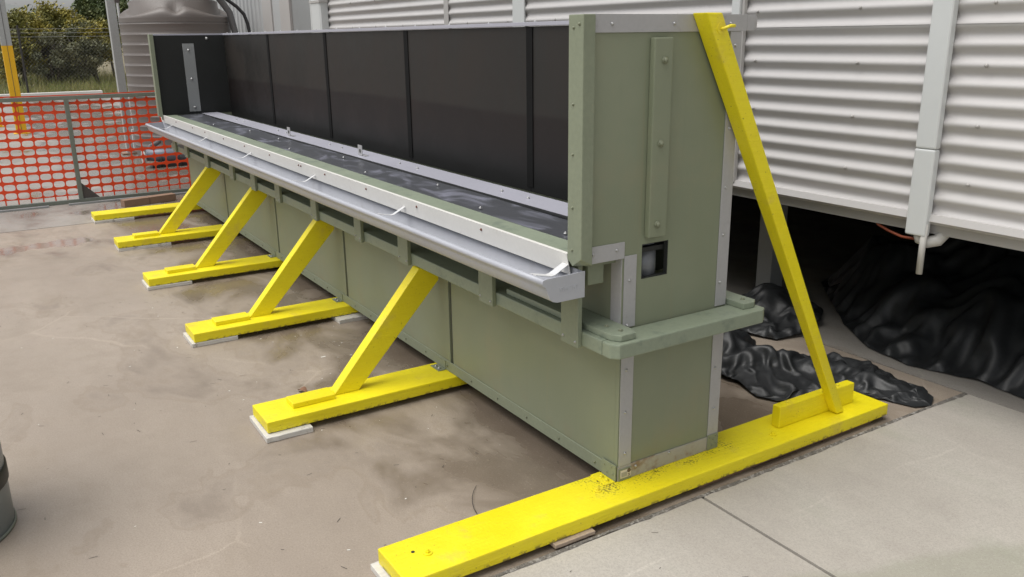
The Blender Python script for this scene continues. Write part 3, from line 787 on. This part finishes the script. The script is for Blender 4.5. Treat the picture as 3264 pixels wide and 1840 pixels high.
# ------------------------------------------------------------------ black plastic sheets
import numpy as np
def coons(bottom, right, top, left, nu, nv):
    def samp(pl, n):
        pl = np.array(pl, float); d = np.r_[0, np.cumsum(np.hypot(*np.diff(pl, axis=0).T))]
        t = np.linspace(0, d[-1], n); return np.c_[np.interp(t, d, pl[:, 0]), np.interp(t, d, pl[:, 1])]
    B_, T_ = samp(bottom, nu), samp(top, nu); L_, R_ = samp(left, nv), samp(right, nv)
    u = np.linspace(0, 1, nu)[:, None, None]; v = np.linspace(0, 1, nv)[None, :, None]
    P = (1-v)*B_[:, None]+v*T_[:, None]+(1-u)*L_[None]+u*R_[None]
    P -= (1-u)*(1-v)*B_[0]+u*(1-v)*B_[-1]+(1-u)*v*T_[0]+u*v*T_[-1]
    return P
def drape(P, excess, floor, seed, steps=45, stiff=.5):
    # a sheet with more material than footprint settles into folds (position based cloth)
    rng = np.random.default_rng(seed)
    nu, nv = P.shape[:2]
    X = np.zeros((nu, nv, 3)); X[..., :2] = P
    # loose material is unevenly spread
    low = np.zeros((nu, nv))
    for _ in range(9):
        k = rng.normal(size=2)*rng.uniform(2, 7); ph = rng.uniform(0, 6.28)
        low += np.sin(P[..., 0]*k[0]+P[..., 1]*k[1]+ph)
    ex = 1+(excess-1)*np.clip(1+.35*low/3, .3, 1.8)
    fl = floor(P[..., 0], P[..., 1])
    # starting buckles: long crests that bend and fade, steep enough to hold the spare material
    jit = np.zeros((nu, nv)); wx = np.zeros((nu, nv)); wy = np.zeros((nu, nv))
    for _ in range(6):
        k = rng.normal(size=2)*4; k2 = rng.normal(size=2)*4
        wx += .03*np.sin(P[..., 0]*k[0]+P[..., 1]*k[1]+rng.uniform(0, 6)); wy += .03*np.sin(P[..., 0]*k2[0]+P[..., 1]*k2[1]+rng.uniform(0, 6))
    for _ in range(12):
        an = rng.normal(.9+seed, .6); kk = rng.uniform(5, 21)
        ph = ((P[..., 0]+wx)*np.cos(an)+(P[..., 1]+wy)*np.sin(an))*kk+rng.uniform(0, 6.28)
        c_ = rng.normal(size=2)*5
        env = np.clip(np.sin(P[..., 0]*c_[0]+P[..., 1]*c_[1]+rng.uniform(0, 6))*1.4, 0, 1)
        jit += env*(1-np.abs(np.sin(ph)))**1.5/kk
    X[..., 2] = fl+.006+jit*(excess-1)*8
    pin = np.zeros((nu, nv), bool); pin[0] = pin[-1] = True; pin[:, 0] = pin[:, -1] = True
    w = np.where(pin, 0.0, 1.0)
    hem = .006*np.abs(np.sin(P[..., 0]*23+seed)+np.sin(P[..., 1]*17))
    X[..., 2] = np.where(pin, fl+.001+hem, X[..., 2])
    V = np.zeros_like(X)
    offs = [(1, 0, 1), (0, 1, 1), (1, 1, 1), (1, -1, 1), (3, 0, stiff), (0, 3, stiff)]
    cons = []
    for du, dv, k in offs:
        a = np.s_[0:nu-du, max(0, -dv):nv-max(0, dv)]; b = np.s_[du:nu, max(0, dv):nv+min(0, dv)]
        L = np.linalg.norm(P[a]-P[b], axis=-1)*.5*(ex[a]+ex[b])
        cons.append((a, b, L, k))
    dt = .016
    for it in range(steps):
        V[..., 2] -= 1.2*dt
        V *= .93
        Q = X+V*dt*w[..., None]
        for _ in range(5):
            D = np.zeros_like(Q); C_ = np.zeros((nu, nv))
            for a, b, L, k in cons:
                d = Q[a]-Q[b]; l = np.linalg.norm(d, axis=-1)+1e-9
                c = (l-L)/l
                if k < 1: c = np.where(l < L, c*k, 0)
                g_ = .5*c[..., None]*d
                D[a] -= g_; D[b] += g_; C_[a] += 1; C_[b] += 1
            Q += D*w[..., None]*(1.5/np.maximum(C_, 1))[..., None]*np.array((.35, .35, 1.0))
            f2 = floor(Q[..., 0], Q[..., 1])+.002
            Q[..., 2] = np.maximum(Q[..., 2], f2)
        V = (Q-X)/dt
        sp = np.linalg.norm(V, axis=-1, keepdims=True); V *= np.minimum(1, 1.5/np.maximum(sp, 1e-6))
        X = Q
    return X
def h2(i, j, sd):
    v = np.sin(i*127.1+j*311.7+sd*74.7)*43758.5453
    return v-np.floor(v)
def facet(x, y, sd):
    # heights on a triangular lattice joined by flat facets: the hard creases of stiff film
    s_ = (x+y)*.3660254; i = np.floor(x+s_); j = np.floor(y+s_)
    t = (i+j)*.2113249; fx, fy = x-(i-t), y-(j-t)
    u = fx+(fx+fy)*.3660254; v = fy+(fx+fy)*.3660254
    a = h2(i, j, sd); c = h2(i+1, j+1, sd)
    b1 = h2(i+1, j, sd); b2 = h2(i, j+1, sd)
    return np.where(u > v, a+(b1-a)*u+(c-b1)*v, a+(b2-a)*v+(c-b2)*u)
def plastic_sheet(sides, n, excess, mound, seed, label):
    P = coons(*sides, *n)
    X = drape(P, excess, lambda x, y: GZ+.005+mound(x, y), seed)
    nu, nv = n
    x, y = P[..., 0], P[..., 1]
    x2 = x+.03*np.sin(y*13+seed)+.02*np.sin(x*19); y2 = y+.03*np.sin(x*11+seed*2)
    edge = np.minimum.outer(np.minimum(np.arange(nu), np.arange(nu)[::-1])/5, np.full(nv, 9.))
    edge = np.clip(np.minimum(edge, np.minimum(np.arange(nv), np.arange(nv)[::-1])[None]/5), 0, 1)
    for _ in range(2):     # film is stiff over a centimetre or two
        Y_ = X.copy()
        Y_[1:-1, 1:-1] = .5*X[1:-1, 1:-1]+.125*(X[2:, 1:-1]+X[:-2, 1:-1]+X[1:-1, 2:]+X[1:-1, :-2])
        X = Y_
    X[..., 2] += edge*(.05*facet(x2*3, y2*6, seed)+.034*facet(x2*7+y2*3, y2*8, seed+4)+.008*facet(x2*16, y2*15, seed+2)-.035)
    X[..., 2] = np.maximum(X[..., 2], GZ+.004+.0015*np.sin(x*20+y*17))
    for _ in range(1):
        Y_ = X.copy()
        Y_[1:-1, 1:-1] = .6*X[1:-1, 1:-1]+.1*(X[2:, 1:-1]+X[:-2, 1:-1]+X[1:-1, 2:]+X[1:-1, :-2])
        X = Y_
    mb = MB(); mb.v = [tuple(p) for p in X.reshape(-1, 3)]
    for i in range(nu-1):
        for j in range(nv-1): q = i*nv+j; mb.f.append((q, q+nv, q+nv+1, q+1))
    o = mb.build('plastic_sheet', 'plastic', None, smooth=True, fixn=False)
    tag(o, label, 'plastic sheet', 'black plastic sheets behind the trough'); return o
def gau(cx, cy, rx, ry, h): return lambda x, y: h*np.exp(-((x-cx)/rx)**2-((y-cy)/ry)**2)
plastic_sheet(([(-1.7, .95), (-1.1, .97), (-.66, 1.1), (-.5, 1.13), (-.34, 1.08), (-.26, 1.12), (-.2, 1.25), (-.12, 1.47), (0, 1.53), (.12, 1.57)],
               [(.12, 1.57), (.15, 1.64), (.11, 1.72)],
               [(-1.7, 1.5), (-1.0, 1.62), (-.77, 1.56), (-.66, 1.52), (-.58, 1.66), (-.48, 1.77), (-.32, 1.86), (-.17, 1.8), (.02, 1.76), (.11, 1.72)],
               [(-1.7, .95), (-1.7, 1.5)]), (210, 64), 1.2, gau(-.75, 1.3, .35, .2, .05), 3,
              'crumpled black plastic sheet on the slab beside the end prop')
plastic_sheet(([(-1.5, 1.8), (-1.3, 1.7), (-.95, 1.68), (-.8, 1.74)], [(-.8, 1.74), (-.77, 1.9), (-.83, 2.12), (-.98, 2.35)],
               [(-1.5, 2.0), (-1.3, 2.25), (-1.1, 2.42), (-.98, 2.35)], [(-1.5, 1.8), (-1.5, 2.0)]), (80, 70), 1.2, gau(-1.05, 2.0, .22, .2, .1), 8,
              'small black plastic bundle lying between the trough and the building stump')
gA, gB, gC = gau(-.45, 3.2, .4, .35, .24), gau(.5, 3.2, .35, .4, .36), gau(-.1, 2.5, .8, .2, .03)
plastic_sheet(([(-1.4, 2.85), (-1.0, 2.46), (-.77, 2.25), (-.46, 2.04), (-.2, 1.99), (.1, 2.08), (.4, 2.04), (.8, 2.0), (1.4, 2.1)],
               [(1.4, 2.1), (1.7, 3.0), (1.2, 4.3)], [(-1.3, 3.9), (-.2, 4.4), (1.2, 4.3)], [(-1.4, 2.85), (-1.5, 3.4), (-1.3, 3.9)]), (210, 150), 1.24,
              lambda x, y: gA(x, y)+gB(x, y)+gC(x, y), 21, 'large heap of black plastic sheeting pushed under the building')

# ------------------------------------------------------------------ barrier fence with orange net
FX = -7.59
F = empty('barrier_panel', (FX, -.9, GZ))
tag(F, 'low grey green steel barrier frame with orange safety net behind the trough', 'barrier')
MB().box(FX-.02, FX+.02, -2.9, 1.4, .957, .995).build('top_rail', 'fence_green', F, .003)
MB().box(FX-.02, FX+.02, -2.9, 1.4, GZ+.002, -.036).build('bottom_rail', 'fence_green', F, .003)
for y in (-2.4, -.87, .67):
    MB().box(FX-.02, FX+.02, y-.021, y+.021, -.0355, .9565).build('post', 'fence_green', F, .003)
    MB().prism([(y+.0215, .125), (y+.0215, -.034), (y+.175, -.034)], 'x', FX-.004, FX+.004).build('gusset', 'dark_plate', F)
# netting: sheet with rounded openings, one mesh
mb = MB(); PY, PZ = .1095, .0838
NXc, NZc = 38, 12
def netp(y, z):
    sag = .012*math.sin((y+2.9)*2.1)+.006*noise.noise(Vector((y*2, z*2, 0)))
    return (FX-.03+.012*noise.noise(Vector((y*1.7, z*2.5, 7))), y+.010*noise.noise(Vector((y*1.5, z*1.2, 3))), z+sag*.6)
for i in range(NXc):
    for j in range(NZc):
        y0 = -2.85+i*PY; z0 = .005+j*PZ
        cy, cz = y0+PY/2, z0+PZ/2
        outer = []; innr = []
        K = 24
        for k in range(K):
            an = 2*math.pi*k/K
            c_, s_ = math.cos(an), math.sin(an)
            q = max(abs(c_), abs(s_))
            # outline of the cell
            u_, v_ = c_/q, s_/q
            outer.append((cy+u_*PY/2, cz+v_*PZ/2))
            e = 2/3.2
            innr.append((cy+math.copysign(abs(c_)**e, c_)*.0488, cz+math.copysign(abs(s_)**e, s_)*.0305))
        o0 = len(mb.v)
        mb.v += [netp(*p) for p in outer]+[netp(*p) for p in innr]
        for k in range(K):
            k2 = (k+1) % K
            mb.f.append((o0+k, o0+k2, o0+K+k2, o0+K+k))
# hanging strands below the last row
for i in range(NXc+1):
    y = -2.85+i*PY
    mb.add([netp(y-.007, .006), netp(y+.007, .006), netp(y+.006, -.045), netp(y-.006, -.045)], [(0, 1, 2, 3)])
net = mb.build('netting', 'net', F, fixn=False)
so = net.modifiers.new('film', 'SOLIDIFY'); so.thickness = .002
# floor strips and a pair of brown blocks in front of it
for (y0, y1) in ((-2.9, -1.18), (-1.0, 1.4)):
    o = MB().box(FX+.09, FX+.13, y0, y1, GZ+.001, GZ+.018).build('floor_strip', 'steel_grey', None, .002)
    tag(o, 'thin grey strip lying on the slab in front of the '+('left' if y0 < -2 else 'right')+' part of the net barrier', 'strip', 'floor strips by the barrier')
for i, (xa, ya, xb, yb) in enumerate(((-7.05, -.56, -7.105, -.315), (-7.106, -.31, -7.16, -.05))):
    o = bar((xa, ya, GZ+.037), (xb, yb, GZ+.037), .10, .07, (1, 0, 0)).build('brown_block', 'brown_wood', None, .004)
    tag(o, ('left' if i == 0 else 'right')+' half of the brown timber block lying before the orange net', 'block', 'brown blocks before the net')

# ------------------------------------------------------------------ tank, hoses, pump, columns, shed
TX, TY, TR = -10.95, .95, .725
TK = empty('water_tank', (TX, TY, GZ))
tag(TK, 'round beige ribbed plastic water tank standing behind the orange net', 'tank')
prof = [(TR*.985, GZ+.002)]
z = .04
while z < 1.74:
    prof += [(TR, z), (TR, z+.05), (TR+.006, z+.066), (TR+.006, z+.072), (TR-.003, z+.075), (TR, z+.11)]
    z += .1345
NT = 96
mb = MB(); mb.lathe(prof, (TX, TY), NT)
mb.build('tank_wall', 'tank', TK, smooth=True)
# shoulder: leaning face cut by a raised scalloped crown
mb = MB(); top_rows = [0, .12, .3, .5, .7, .85, 1.0]
for t in top_rows:
    for k in range(NT):
        an = 2*math.pi*k/NT
        da = (an-math.atan2(-1.73-TY, 2.08-TX)+math.pi) % (2*math.pi)-math.pi
        sc_ = abs((da*3/(2*math.pi)) % 1.0-.5)*2    # three lobes round the tank
        lob = math.cos(da*1.5)**2 if True else 0
        hgt = .035+.135*lob-.10*math.exp(-((da-.02)/.13)**2)
        r_ = TR-(.012*t+.05*t*t+.08*t**3)
        mb.v.append((TX+r_*math.cos(an), TY+r_*math.sin(an), 1.80+hgt*(t**.8)))
for i in range(len(top_rows)-1):
    for k in range(NT): mb.f.append((i*NT+k, i*NT+(k+1) % NT, (i+1)*NT+(k+1) % NT, (i+1)*NT+k))
b0 = (len(top_rows)-1)*NT
last = len(mb.v)
for k in range(NT):
    an = 2*math.pi*k/NT
    p = mb.v[b0+k]; r_ = TR-.150
    mb.v.append((TX+r_*math.cos(an), TY+r_*math.sin(an), max(p[2]+.05, 2.02)))
for k in range(NT): mb.f.append((b0+k, b0+(k+1) % NT, last+(k+1) % NT, last+k))
l2 = len(mb.v)
for k in range(NT):
    an = 2*math.pi*k/NT
    mb.v.append((TX+.3*math.cos(an), TY+.3*math.sin(an), 2.14))
for k in range(NT): mb.f.append((last+k, last+(k+1) % NT, l2+(k+1) % NT, l2+k))
mb.f.append(tuple(l2+k for k in range(NT)))
mb.build('tank_top', 'tank', TK, smooth=True)
MB().lathe([(TR+.001, 1.745), (TR-.0, 1.785), (TR, 1.8)], (TX, TY), NT).build('tank_band', 'tank', TK, smooth=True)
hp = [(-10.45, 1.0, 2.45), (-10.5, 1.35, 2.2), (-10.55, 1.5, 2.02), (-10.55, 1.6, 1.87), (-10.55, 1.65, 1.6), (-10.55, 1.68, 1.2), (-10.5, 1.7, GZ+.05)]
o = MB().tube(hp, .045, 12).build('grey_hose', 'hose_grey', None, smooth=True)
tag(o, 'thick dark grey hose curving down the right side of the beige tank', 'hose')
hp = [(-10.7, 1.1, 2.3), (-10.6, 1.4, 2.16), (-10.6, 1.6, 2.04), (-10.6, 1.72, 1.95), (-10.6, 1.81, 1.85), (-10.6, 1.85, 1.72), (-10.6, 1.865, 1.6), (-10.6, 1.87, 1.2), (-10.6, 1.87, GZ+.05)]
o = MB().tube(hp, .024, 10).build('black_hose', 'hose_black', None, smooth=True)
tag(o, 'thin black hose arching against the white ribbed shed', 'hose')
PU = empty('pump', (-9.85, .35, GZ)); tag(PU, 'blue grey pump with white flange at the foot of the tank', 'pump')
MB().tube([(-9.8, .16, .09), (-9.8, .40, .07), (-9.82, .95, .05)], [.075, .085, .085], 18).build('motor', 'pump_blue', PU, smooth=True)
MB().box(-9.9, -9.72, .2, .95, GZ+.001, -.03).build('base_plate', 'bin_band', PU, .005)
MB().tube([(-9.78, .10, .06), (-9.78, .13, .06)], .085, 20).build('flange', 'trim_grey', PU, smooth=False)
MB().tube([(-9.8, .22, .12), (-9.8, .22, .2), (-9.85, .3, .22), (-10.1, .38, .22)], .03, 10).build('outlet_pipe', 'hose_grey', PU, smooth=True)
for y in (.3, .55, .8): MB().tube([(-9.8, y, -.0), (-9.8, y+.02, -.0)], .11, 18).build('band', 'bin_band', PU)
# leaning-against conduit column beside the tank
GC = empty('grey_column', (-11.5, .23, GZ)); tag(GC, 'plain pale grey steel column with conduit left of the beige tank', 'column')
MB().box(-11.56, -11.44, .165, .275, GZ+.001, 4.2).build('shaft', 'col_white', GC, .004)
MB().tube([(-11.42, .30, 4.2), (-11.42, .30, 2.05), (-11.42, .31, 1.2), (-11.42, .295, .4), (-11.42, .29, .0)], .018, 10).build('conduit', 'trim_white', GC, smooth=True)
MB().box(-11.47, -11.40, .27, .33, 2.02, 2.08).build('clip', 'dark_plate', GC)
MB().box(-11.43, -11.35, .25, .33, .0, .28).build('junction_box', 'trim_white', GC, .004)
MB().box(-11.6, -11.4, .1, .36, GZ+.001, GZ+.02).build('foot', 'brown_wood', GC, .003)
for i, (x, y) in enumerate(((-15.87, -.93), (-17.6, -1.25))):
    YC = empty('yellow_column', (x, y, GZ))
    tag(YC, 'steel column, pale above and yellow below, '+('nearer of the two at the left edge' if i == 0 else 'shaded one behind at the left edge'), 'column', 'two tone columns at the left')
    MB().box(x-.075, x+.075, y-.085, y+.085, GZ+.012, 1.455).build('yellow_base', 'col_yellow', YC, .004)
    MB().box(x-.074, x+.074, y-.084, y+.084, 1.4555, 4.5).build('shaft', 'col_white', YC, .004)
    MB().box(x+.0752, x+.079, y-.003, y+.004, GZ+.012, 4.5).build('seam', 'dark_plate', YC)
    MB().box(x-.12, x+.12, y-.13, y+.13, GZ+.001, GZ+.0118).build('foot_plate', 'col_yellow', YC, .002)
SH = empty('ribbed_shed', (-14, 2.6, GZ)); tag(SH, 'white shed wall of upright ribbed steel behind the tank', 'shed')
YS = 2.0; xx = -18.0; poly = []
while xx < -10.1:
    poly += [(xx, YS), (xx+.09, YS), (xx+.105, YS-.02), (xx+.135, YS-.02), (xx+.15, YS)]; xx += .19
poly += [(xx, YS), (xx, YS+.03), (-18, YS+.03)]
mbv = MB()
nb = len(poly)-2
for (x, y) in poly[:nb]: mbv.v += [(x, y, GZ+.05), (x, y, 4.6)]
for i in range(nb-1): mbv.f.append((2*i, 2*i+2, 2*i+3, 2*i+1))
mbv.build('ribbed_sheet', 'shed', SH, fixn=False)
MB().box(-10.25, -9.85, YS-.03, YS+.03, GZ+.05, 4.6).build('flat_trim', 'trim_grey', SH, .003)
MB().box(-9.845, -9.47, YS-.012, YS+.03, GZ+.05, 4.6).build('flat_trim', 'shed', SH, .003)
MB().box(-9.465, -9.08, YS-.035, YS+.03, GZ+.05, 4.6).build('flat_trim', 'trim_grey', SH, .003)
MB().box(-9.075, -8.3, YS-.0, YS+.03, GZ+.05, 4.6).build('flat_trim', 'steel_grey', SH, .003)
MB().box(-18, -8.3, YS+.031, YS+6, GZ+.05, 4.6).build('shed_body', 'trim_grey', SH)

# ------------------------------------------------------------------ bin at the left edge
bc = (-1.07, -2.055)
BN = empty('round_bin', (*bc, GZ)); tag(BN, 'round grey bin with a black band, cut off by the left edge', 'bin')
br_ = .245
MB().lathe([(0, GZ+.001), (br_-.006, GZ+.001), (br_, GZ+.008), (br_, .75), (br_-.01, .76), (0, .76)], bc, 64).build('bin_body', 'bin', BN, smooth=False)
for p in BN.children[0].data.polygons: p.use_smooth = abs(p.normal.z) < .5
MB().lathe([(br_+.001, GZ+.16), (br_+.006, GZ+.165), (br_+.006, GZ+.215), (br_+.001, GZ+.22)], bc, 64).build('band', 'bin_band', BN, smooth=True)
MB().lathe([(br_+.001, GZ+.001), (br_+.005, GZ+.002), (br_+.005, GZ+.010), (br_+.001, GZ+.012)], bc, 64).build('base_rim', 'fence_green', BN, smooth=True)

# ------------------------------------------------------------------ background: chain fence, grass, trees, house
CF = empty('chain_fence', (-28.3, 0, GZ)); tag(CF, 'tall chain wire fence with strands of wire before the bushes', 'fence')
for y in (-3.0, -.02, 3.6): MB().tube([(-28.3, y, GZ-.1), (-28.3, y, 2.0)], .03, 8).build('post', 'dark_post', CF)
for z in (1.67, 1.786, 1.9): MB().tube([(-28.3, -4, z), (-28.3, 0, z-.01), (-28.3, 6, z)], .006, 5).build('wire', 'wire', CF)
mb = MB(); st_ = .11
for i in range(150):
    y = -5+i*st_
    for s_ in (1, -1):
        a = Vector((-28.3, y, GZ)); b = Vector((-28.3, y+s_*1.65, 1.6))
        mb.add([a+Vector((0, -.0018, 0)), a+Vector((0, .0018, 0)), b+Vector((0, .0018, 0)), b+Vector((0, -.0018, 0))], [(0, 1, 2, 3)])
o = mb.build('chain_mesh', 'wire', CF, fixn=False); o['kind'] = 'stuff'
# grass
mb = MB()
for i in range(15000):
    x = -29-random.random()**1.3*15; y = -6+random.random()*16
    h = random.uniform(.12, .42)*(1.0 if x > -36 else 1.5); a = random.uniform(0, 6.28); w = .012
    dx, dy = math.cos(a)*w, math.sin(a)*w; lx, ly = random.uniform(-.2, .2)*h, random.uniform(-.3, .3)*h
    mb.add([(x-dx, y-dy, -.19), (x+dx, y+dy, -.19), (x+lx, y+ly, -.19+h)], [(0, 1, 2)])
tag(mb.build('grass', 'grass', fixn=False), 'rough dry yellow green grass beyond the wire fence', 'grass', kind='stuff')
def tree(name, label, x, y, h, rx, mat, n, low=.15, leaf=.1, seed=0, trunks=3):
    rnd = random.Random(seed)
    root = empty(name, (x, y, -.19)); tag(root, label, 'tree', 'bushes and trees beyond the wire fence')
    tb = MB()
    tips = []
    for t in range(trunks):
        a = rnd.uniform(0, 6.28); rr = rnd.uniform(.2, .75)*rx
        p0 = Vector((x+.1*math.cos(a), y+.1*math.sin(a), -.19)); p3 = Vector((x+rr*math.cos(a), y+rr*math.sin(a), h*rnd.uniform(.6, .9)))
        p1 = p0.lerp(p3, .35)+Vector((rnd.uniform(-.1, .1), rnd.uniform(-.15, .15), .1)); p2 = p0.lerp(p3, .7)
        tb.tube([p0, p1, p2, p3], [.06, .045, .03, .01], 6)
        for q in range(4):
            s_ = p0.lerp(p3, rnd.uniform(.3, .8)); e_ = s_+Vector((rnd.uniform(-.6, .6)*rx, rnd.uniform(-.6, .6)*rx, rnd.uniform(.1, .6)*h*.4))
            tb.tube([s_, s_.lerp(e_, .5)+Vector((0, 0, .05)), e_], [.02, .014, .005], 5); tips.append(e_)
    tb.build('trunk', 'trunk', root, smooth=True)
    cl = []
    for c in range(46):
        for _ in range(30):
            u = Vector((rnd.uniform(-1, 1), rnd.uniform(-1, 1), rnd.uniform(-1, 1)))
            if .35 < u.length < 1: break
        zc_ = low*h+(1-low)*h*(.5+.5*u.z)
        cl.append((Vector((x+u.x*rx, y+u.y*rx, zc_)), rnd.uniform(.16, .34)*rx))
    mb = MB()
    for i in range(int(n*1.7)):
        c, r_ = cl[rnd.randrange(len(cl))]
        d = Vector((rnd.gauss(0, .5), rnd.gauss(0, .5), rnd.gauss(0, .42)))*r_
        p = c+d
        if p.z < -.1: p.z = -.1+rnd.random()*.3
        nrm = Vector((rnd.gauss(0, 1), rnd.gauss(0, 1), rnd.gauss(.5, 1))).normalized()
        a = nrm.orthogonal().normalized()*leaf*rnd.uniform(.6, 1.3); b = nrm.cross(a)*.45
        mb.add([p-a, p+b, p+a, p-b], [(0, 1, 2, 3)])
    mb.build('crown', mat, root, fixn=False)
tree('bush', 'yellow olive bush at the far left behind the column', -37, .25, 2.7, 1.1, 'leaf_olive', 7000, .02, .07, 1)
tree('bush', 'broad olive yellow bush in the middle behind the wire fence', -38.5, 1.75, 2.9, 1.2, 'leaf_olive', 8000, .3, .07, 2)
tree('bush', 'low grey green bush with bare stems in front of the olive bushes', -36.5, 1.35, 2.1, 1.0, 'leaf_grey', 6500, .02, .05, 3, 6)
tree('bush', 'tangled grey bush right of the bare stems', -37, 2.6, 2.2, 1.0, 'leaf_grey', 5500, .05, .05, 4, 5)
tree('tree', 'tall dark tree leaning in at the top beside the grey column', -41, 4.3, 4.8, 1.25, 'leaf_dark', 10000, .25, .08, 5, 2)
tree('bush', 'yellow leaved bush just left of the grey column', -37.5, 3.2, 2.55, .95, 'leaf_olive', 5000, .25, .06, 6)
tree('bush', 'dark bush far behind the olive bushes', -46, 2.2, 2.6, 2.4, 'leaf_dark', 9000, .0, .09, 7)
tree('bush', 'dark bush behind, hidden mostly by the left column', -45, -1.2, 2.4, 2.0, 'leaf_dark', 6000, .0, .09, 8)
HS = empty('far_house', (-92, 1.5, -.19)); tag(HS, 'distant house with pale metal roof peeping over the bushes', 'house')
MB().box(-96, -90, -4, 5.2, -.19, 4.1).build('wall', 'house_wall', HS)
MB().prism([(-4.6, 4.05), (5.9, 4.05), (2.6, 4.95), (-1.6, 4.95)], 'x', -96.5, -89.5).build('roof', 'house_roof', HS)

# ------------------------------------------------------------------ litter on the slab
def leaf(x, y, s, rz, label, mat='leaf_brown'):
    mb = MB(); N_ = 6
    for i in range(N_+1):
        t = i/N_; w = s*.28*math.sin(math.pi*min(1, t*1.02))**.8+.0006
        zc_ = .004+.012*s/.05*(math.sin(t*3.1)*.5)
        mb.v += [(s*(t-.5), -w, zc_+w*.6), (s*(t-.5), 0, zc_), (s*(t-.5), w, zc_+w*.7)]
    for i in range(N_):
        for k in range(2): mb.f.append((3*i+k, 3*i+3+k, 3*i+4+k, 3*i+1+k))
    c_, s__ = math.cos(rz), math.sin(rz)
    mb.v = [(x+p[0]*c_-p[1]*s__, y+p[0]*s__+p[1]*c_, GZ+p[2]) for p in mb.v]
    o = mb.build('dry_leaf', mat, None, smooth=True, fixn=False)
    so = o.modifiers.new('thick', 'SOLIDIFY'); so.thickness = .0006
    tag(o, label, 'leaf', 'dry leaves on the slab'); return o
leaf(-1.56, -.61, .06, .4, 'curled brown leaf on the slab behind the nearest propped beam')
leaf(-.14, -.48, .035, 1.2, 'small orange brown leaf beside the twig near the nearest beam')
tw = MB().tube([(-.19, -.46, GZ+.003), (-.22, -.455, GZ+.007), (-.255, -.442, GZ+.010), (-.29, -.422, GZ+.010), (-.325, -.397, GZ+.007), (-.36, -.365, GZ+.003)], [.0014, .0014, .0013, .0012, .001, .0007], 6).build('twig', 'twig', None)
tag(tw, 'thin dark curved twig lying on the slab beside the nearest beam', 'twig')
mb = MB()
rnd = random.Random(5)
for i in range(80):
    x = rnd.uniform(-4.5, .05); y = rnd.uniform(-1.7, -.05)
    if rnd.random() < .5: x = -1.9+rnd.gauss(0, .5); y = -.3+rnd.gauss(0, .2)
    if y > -.02: continue
    s = rnd.uniform(.0010, .0028)*(1.8 if rnd.random() < .08 else 1)
    a = rnd.uniform(0, 6.28); l = s*rnd.uniform(1, 2.6)
    pts = [(math.cos(a)*l-math.sin(a)*s*q, math.sin(a)*l+math.cos(a)*s*q) for q in (-1, 1)]
    pts += [(-math.cos(a)*l-math.sin(a)*s*q, -math.sin(a)*l+math.cos(a)*s*q) for q in (1, -1)]
    mb.add([(x+p[0], y+p[1], GZ+.0012) for p in pts], [(0, 1, 2, 3)])
tag(mb.build('paint_flecks', 'fleck', fixn=False), 'scattered tiny white paint flecks on the damp slab', 'flecks', kind='stuff')
mb = MB()
for i in range(170):
    x = rnd.uniform(-4.0, 1.6); y = rnd.uniform(-1.9, .2)
    a = rnd.uniform(0, 6.28); l = rnd.uniform(.003, .014); s = .0009
    pts = [(math.cos(a)*l-math.sin(a)*s*q, math.sin(a)*l+math.cos(a)*s*q) for q in (-1, 1)]
    pts += [(-math.cos(a)*l-math.sin(a)*s*q, -math.sin(a)*l+math.cos(a)*s*q) for q in (1, -1)]
    mb.add([(x+p[0], y+p[1], GZ+.0052 if x > .15 else GZ+.0016) for p in pts], [(0, 1, 2, 3)])
tag(mb.build('leaf_litter', 'twig', fixn=False), 'scattered dark needle litter on the slabs', 'litter', kind='stuff')
